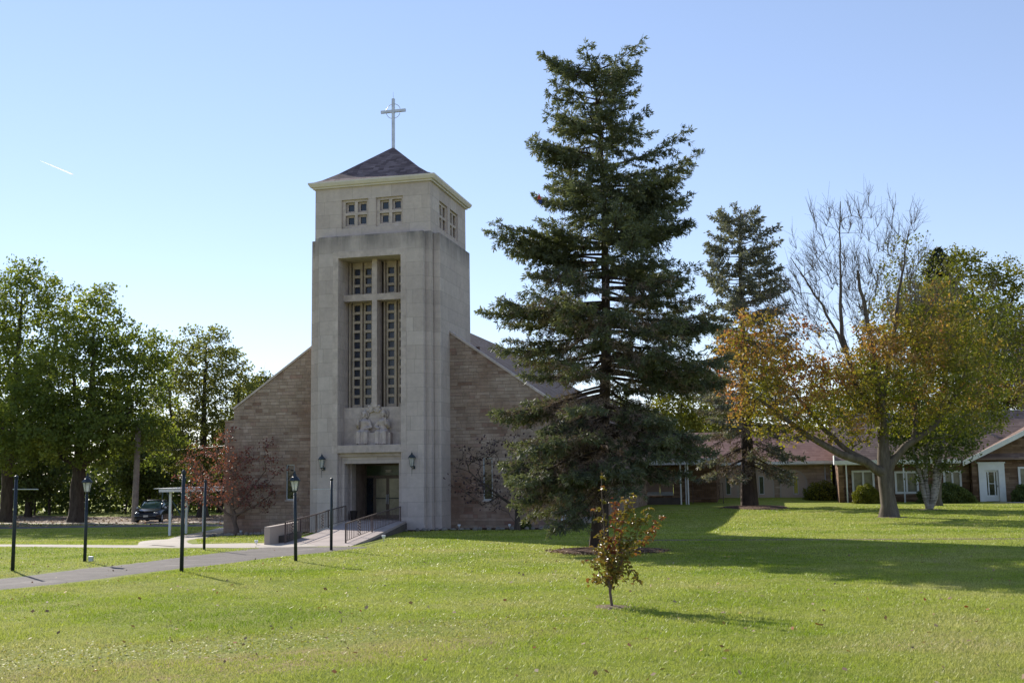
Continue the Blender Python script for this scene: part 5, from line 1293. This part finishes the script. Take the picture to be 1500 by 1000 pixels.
# --- shrubs
def bush(name, label, c, r, mat, n, size, seed, cat='bush'):
    rs = np.random.RandomState(seed); x, y = c; z = gz(x, y); root = empty(name, (x, y, z), 0, label, cat)
    d = rs.normal(size=(n, 3)); d[:, 2] = np.abs(d[:, 2])*.95-.15; d /= np.linalg.norm(d, axis=1)[:, None]
    k = rs.uniform(.75, 1.03, n)[:, None]*(1+.07*np.sin(d[:, :1]*9+d[:, 2:]*7))
    P_ = d*k*np.array(r); P_[:, 2] = np.maximum(P_[:, 2]+r[2]*.15, .02)
    npmesh('foliage', leaves(rs, P_, size, .3, .7), 4, mat, root, rs.random(n))
    cs = []
    for _ in range(14):
        q = rs.normal(size=3); q[2] = abs(q[2])+.3; q /= np.linalg.norm(q); cs.append((np.array([[0, 0, -.05], q*np.array(r)*.5, q*np.array(r)*.85]), [.03, .02, .01]))
    fast_tubes('stems', cs, TWIG, root, 4)
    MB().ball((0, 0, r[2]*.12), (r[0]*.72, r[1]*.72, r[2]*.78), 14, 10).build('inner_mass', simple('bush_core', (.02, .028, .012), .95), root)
    return root
bush('clipped_bush', 'round clipped yellow green bush under the house window behind the forked maple', (24.6, 75.6), (1.0, .9, 1.15), yelgreen, 9000, .09, 1)
bush('ragged_shrub', 'loose pale flowering shrub beside the sunlit brick pier', (23.2, 81.5), (1.5, .9, 1.2), yelgreen, 2600, .13, 2)
bush('dark_bush', 'dark wide bush under the house windows right of the birch clump', (29.6, 74.3), (2.0, 1.0, 1.15), darkleaf, 9000, .12, 3)
bush('dark_bush', 'dark bush at the right edge beside the white framed door', (34.9, 73.5), (1.15, .8, 1.1), darkleaf, 5000, .12, 4)
x, y = CW(4.0, .9); bush('low_evergreen', 'tiny dark evergreen shrub in the mulch by the right gable wall', (x, y), (.28, .25, .38), darkleaf, 700, .07, 5)

# --- sapling on the lawn
def sapling():
    rs = np.random.RandomState(77); y0 = 15.61
    base = (1.37, y0, gz(1.37, y0))
    root = empty('sapling', base, 0, 'small sapling with curled olive and red leaves alone on the front lawn', 'sapling')
    L = [[(1.37, 0, .54, .022), (1.345, 0, .75, .019), (1.335, 0, .92, .017), (1.31, .02, 1.3, .012), (1.28, .0, 1.8, .008), (1.26, 0, 2.2, .005), (1.262, 0, 2.47, .003)],
         [(1.345, 0, .72, .015), (1.40, .03, .95, .012), (1.47, .05, 1.3, .010), (1.56, .05, 1.7, .006), (1.63, .05, 2.0, .004), (1.70, .05, 2.08, .002)],
         [(1.42, .03, 1.02, .010), (1.60, 0, 1.32, .007), (1.78, -.03, 1.6, .004), (1.93, -.03, 1.90, .002)],
         [(1.50, .03, 1.15, .008), (1.72, .1, 1.33, .005), (1.95, .12, 1.55, .004), (2.12, .12, 1.76, .002)],
         [(1.335, 0, .86, .011), (1.24, -.05, .98, .008), (1.15, -.05, 1.10, .005), (1.10, -.05, 1.17, .003)],
         [(1.34, 0, .80, .009), (1.26, .1, .9, .006), (1.17, .12, .96, .004), (1.13, .12, .90, .002)],
         [(1.40, .03, .95, .009), (1.52, -.1, 1.05, .006), (1.64, -.15, 1.06, .004), (1.72, -.15, .95, .002)],
         [(1.31, .02, 1.25, .008), (1.40, -.12, 1.5, .006), (1.45, -.15, 1.75, .004), (1.44, -.15, 1.97, .002)],
         [(1.47, .05, 1.3, .007), (1.52, .2, 1.6, .005), (1.56, .22, 1.85, .003), (1.59, .22, 2.02, .002)],
         [(1.335, 0, 1.0, .008), (1.28, -.2, 1.2, .006), (1.22, -.25, 1.4, .004), (1.20, -.25, 1.55, .002)],
         [(1.37, .02, 1.0, .008), (1.36, .25, 1.2, .006), (1.42, .3, 1.45, .003)], [(1.36, 0, .95, .007), (1.45, -.25, 1.1, .005), (1.55, -.3, 1.28, .003)],
         [(1.29, .0, 1.6, .005), (1.22, .05, 1.75, .003), (1.18, .05, 1.9, .002)], [(1.56, .05, 1.62, .005), (1.68, .0, 1.72, .003), (1.78, .0, 1.76, .002)],
         [(1.38, 0, .9, .007), (1.44, .15, .98, .005), (1.52, .22, .92, .003)], [(1.34, 0, 1.1, .006), (1.24, .12, 1.25, .004), (1.17, .15, 1.32, .002)]]
    cs = []; cen = []; dr = []; rk = []
    for li, l in enumerate(L):
        P_ = np.array([(a, y0+b, c+base[2]-.54) for a, b, c, r in resample(l, .09)])-np.array(base); rd = [q[3] for q in resample(l, .09)]
        P_[1:-1] += rs.normal(size=(len(P_)-2, 3))*.006
        cs.append((P_, rd)); n = len(P_)
        i0 = 5 if li == 0 else 1
        for i in range(i0, n):
            f = i/(n-1)
            if li == 0 and f > .62 and (i % 2): continue
            k = 11 if P_[i][2] < 1.0 else (8 if li else 5)
            t_ = P_[min(i+1, n-1)]-P_[i-1]; t_ /= np.linalg.norm(t_)
            # short side twig
            if li and P_[i][2] < 1.5 and rs.random() < .6:
                d = rs.normal(size=3)*np.array([1, 1, .5])+t_*.6; d /= np.linalg.norm(d); e = P_[i]+d*rs.uniform(.06, .15); cs.append((np.array([P_[i], e]), [.003, .0015]))
                for _ in range(3): cen.append(e+rs.normal(size=3)*.02); dr.append(d+rs.normal(size=3)*.6); rk.append(li)
            for _ in range(k): cen.append(P_[i]+rs.normal(size=3)*(.035 if P_[i][2] < 1.0 else .02)); d = rs.normal(size=3)*np.array([1, 1, .5])+t_*.3; dr.append(d/np.linalg.norm(d)); rk.append(li)
    fast_tubes('trunk', cs, TWIG, root, 6)
    cen = np.array(cen); dr = np.array(dr); n = len(cen); V = []; A = []
    pal = rs.random(len(L))*.35; pal[1] = .25; pal[7] = .75; pal[3] = .5; pal[4] = .3; pal[0] = .12
    for c, d, g in zip(cen, dr, rk):
        d = d.copy(); d /= np.linalg.norm(d); s_ = np.cross(d, [0, 0, 1]); s_ /= np.linalg.norm(s_)+1e-9; up = np.cross(s_, d)
        Ln = rs.uniform(.05, .10); w_ = Ln*rs.uniform(.25, .38); cu2 = rs.uniform(.2, .9); fo = rs.uniform(.2, .7)*w_
        p0 = c; p1 = c+d*Ln*.45+up*.1*Ln; p2 = c+d*Ln*.85+up*(-.25*cu2)*Ln; p3 = c+d*Ln*(.95-.25*cu2)+up*(-.6*cu2)*Ln
        for sg in (-1, 1):
            V += [p0, p1+s_*w_*sg+up*fo, p2+s_*w_*.7*sg+up*fo*.7, p2]; V += [p0, p0+(p2-p0)*.5, p2, p1+s_*w_*sg*.1] if False else [p2, p2+s_*w_*.7*sg+up*fo*.7, p3+s_*w_*.15*sg, p3]
        r_ = min(1, max(0, pal[g]+.13+rs.normal()*.22)); A += [r_]*4
    npmesh('crown', np.array(V), 4, leafmat('sapling_leaf', [(0, (.17, .16, .04)), (.4, (.24, .19, .05)), (.62, (.27, .15, .05)), (.82, (.27, .09, .05)), (1, (.18, .05, .05))], .35, 5, .4, .15), root, np.array(A))
sapling()

# --- grass blades on the near lawn, fallen leaves
def on_path(x, y):
    pl = [(-13.2, 14), (-9.6, 22), (-8.6, 26), (-7.2, 30), (-6.0, 34)]
    cx_ = np.interp(y, [p[1] for p in pl], [p[0] for p in pl]); hw = 1.25
    a = np.abs(x-cx_) < hw+.25
    def seg(px, py, qx, qy, w_):
        dx, dy = qx-px, qy-py; t_ = np.clip(((x-px)*dx+(y-py)*dy)/(dx*dx+dy*dy), 0, 1)
        return np.hypot(x-px-t_*dx, y-py-t_*dy) < w_
    for p, q, w_ in (((-18.2, 38.55), (-14, 36.7), .8), ((-30, 43), (-18.2, 38.55), .8), ((-14, 36.7), (-11, 35.6), .9), ((-11, 35.6), (-6.7, 35), 1.3), ((-11.6, 36.4), (-14.2, 44.5), 1.0), ((-14.2, 44.5), (-14.6, 49), 1.0), ((-14.6, 49), (-16, 62), 1.0), ((-6.6, 34.5), (-6.2, 40), 1.6), ((-6.2, 40), (-6.4, 48), 1.6), ((-12.4, 36.7), (-7.4, 35.6), 1.2)):
        a |= seg(*p, *q, w_)
    u = (x-NX)*math.cos(YAW)-(y-NY)*math.sin(YAW); v = (x-NX)*math.sin(YAW)+(y-NY)*math.cos(YAW)
    a |= (v > .1) & (u < 5.9) & (u > -11.4) | (v > 33.5) | (y > 63.5) & (x < -10) | (u > -1.2) & (u < 7) & (v > -.6) & (v < 2)
    a |= (np.hypot((x-2.5)/1.7, (y-29.3)/1.5) < .95) | (np.hypot((x-15.7)/2.3, (y-70.5)/3.6) < .95)
    return a
rs = np.random.RandomState(9)
def blades(name, n, y0, y1, pw, hgt, wd, seed):
    rs = np.random.RandomState(seed)
    y = y0+(y1-y0)*rs.random(n)**pw; x = (rs.random(n)*2-1)*(y*.50+.6)
    k = ~on_path(x, y); pq = ((x+3.2)/3.6)**2+((y-12.1-.5*(x+3.2))/.95)**2; k &= ~((pq < 1) & (rs.random(n) < .9*np.clip(1.3-pq, 0, 1))); x, y = x[k], y[k]
    clump = np.sin(x*3.1+np.sin(y*2.3)*2)*np.sin(y*2.7+x)*.25+.75
    h = hgt*rs.uniform(.5, 1.25, len(x))*clump; z = G(x, y)-.004
    a = rs.uniform(0, 6.28, len(x)); w2 = wd*rs.uniform(.6, 1.3, len(x))*(y/12)**.6
    ln = rs.normal(size=(len(x), 2))*.55*h[:, None]+np.array([.12, -.1])*h[:, None]
    A = np.stack([x-np.cos(a)*w2, y-np.sin(a)*w2, z], 1); B = np.stack([x+np.cos(a)*w2, y+np.sin(a)*w2, z], 1)
    T = np.stack([x+ln[:, 0], y+ln[:, 1], z+h], 1)
    o = npmesh(name, np.stack([A, B, T], 1).reshape(-1, 3), 3, M['blade'], None, rs.random(len(x)))
    return tag(o, 'short mown lawn grass in the foreground', 'grass', kind='stuff')
blades('grass', 420000, 8.3, 24, 1.25, .045, .0042, 1)
blades('grass', 170000, 22, 40, 1.0, .05, .006, 2)
blades('grass', 130000, 39, 70, 1.0, .06, .008, 3)
def litter(name, n, region, size, mat, seed, label):
    rs = np.random.RandomState(seed); x, y = region(rs, n); z = G(x, y)+.022+rs.random(n)*.02
    d = rs.normal(size=(n, 3)); d[:, 2] *= .35; d /= np.linalg.norm(d, axis=1)[:, None]
    s_ = np.cross(d, np.array([0, 0, 1.])+rs.normal(size=(n, 3))*.45); s_ /= np.linalg.norm(s_, axis=1)[:, None]
    L = (size*rs.uniform(.5, 1.3, n))[:, None]; c = np.stack([x, y, z], 1); u = np.cross(s_, d)
    V = np.stack([c-d*L*.5, c+s_*L*.36+u*L*.12, c+d*L*.5+u*L*.15, c-s_*L*.34+u*L*.10], 1).reshape(-1, 3)
    return tag(npmesh(name, V, 4, mat, None, rs.random(n)), label, 'leaves', kind='stuff')
leafl = leafmat('fallen_leaf', [(0, (.16, .10, .06)), (.4, (.30, .20, .12)), (.7, (.45, .34, .22)), (.88, (.40, .13, .04)), (1, (.55, .47, .38))], .1, 3, .7, .1)
clover = leafmat('small_leaf', [(0, (.20, .14, .08)), (.35, (.36, .36, .06)), (.75, (.46, .44, .08)), (.9, (.5, .4, .26)), (1, (.6, .52, .42))], .3, 3, .6, .1)
litter('fallen_leaves', 760, lambda r, n: ((lambda y: ((r.random(n)*2-1)*y*.5, y))(8.5+26*r.random(n)**1.1)), .065, leafl, 1, 'scattered tan and rusty leaves on the lawn')
litter('fallen_leaves', 5200, lambda r, n: ((lambda a: (-3.2+a*2.6, 12.1+a*1.3+r.normal(size=n)*.6))(r.normal(size=n)*.95)), .027, clover, 2, 'dense patch of small dry leaves on the lawn at lower left')
litter('fallen_leaves', 1400, lambda r, n: ((lambda a, q: (2.5+1.7*q*np.cos(a), 29.3+1.6*q*np.sin(a)))(r.random(n)*6.28, r.random(n)**.5)), .07, leafl, 3, 'dry needles and leaves in the mulch ring of the tall spruce')
litter('fallen_leaves', 4000, lambda r, n: (r.uniform(-60, -16, n), r.uniform(66, 96, n)), .16, leafl, 4, 'leaf litter under the left maples')
# contrail
t = NT('contrail'); tr = t.n('ShaderNodeBsdfTranslucent'); tr.inputs[0].default_value = (1, 1, 1, 1); t.l(tr.outputs[0], t.out.inputs[0])
o = MB().tube([(-3610, 8000, 2435), (-3480, 8000, 2378), (-3350, 8000, 2320)], [1, 4, 4.5], 8).build('contrail', t.mat); tag(o, 'short thin white contrail low in the sky at far left', 'contrail')
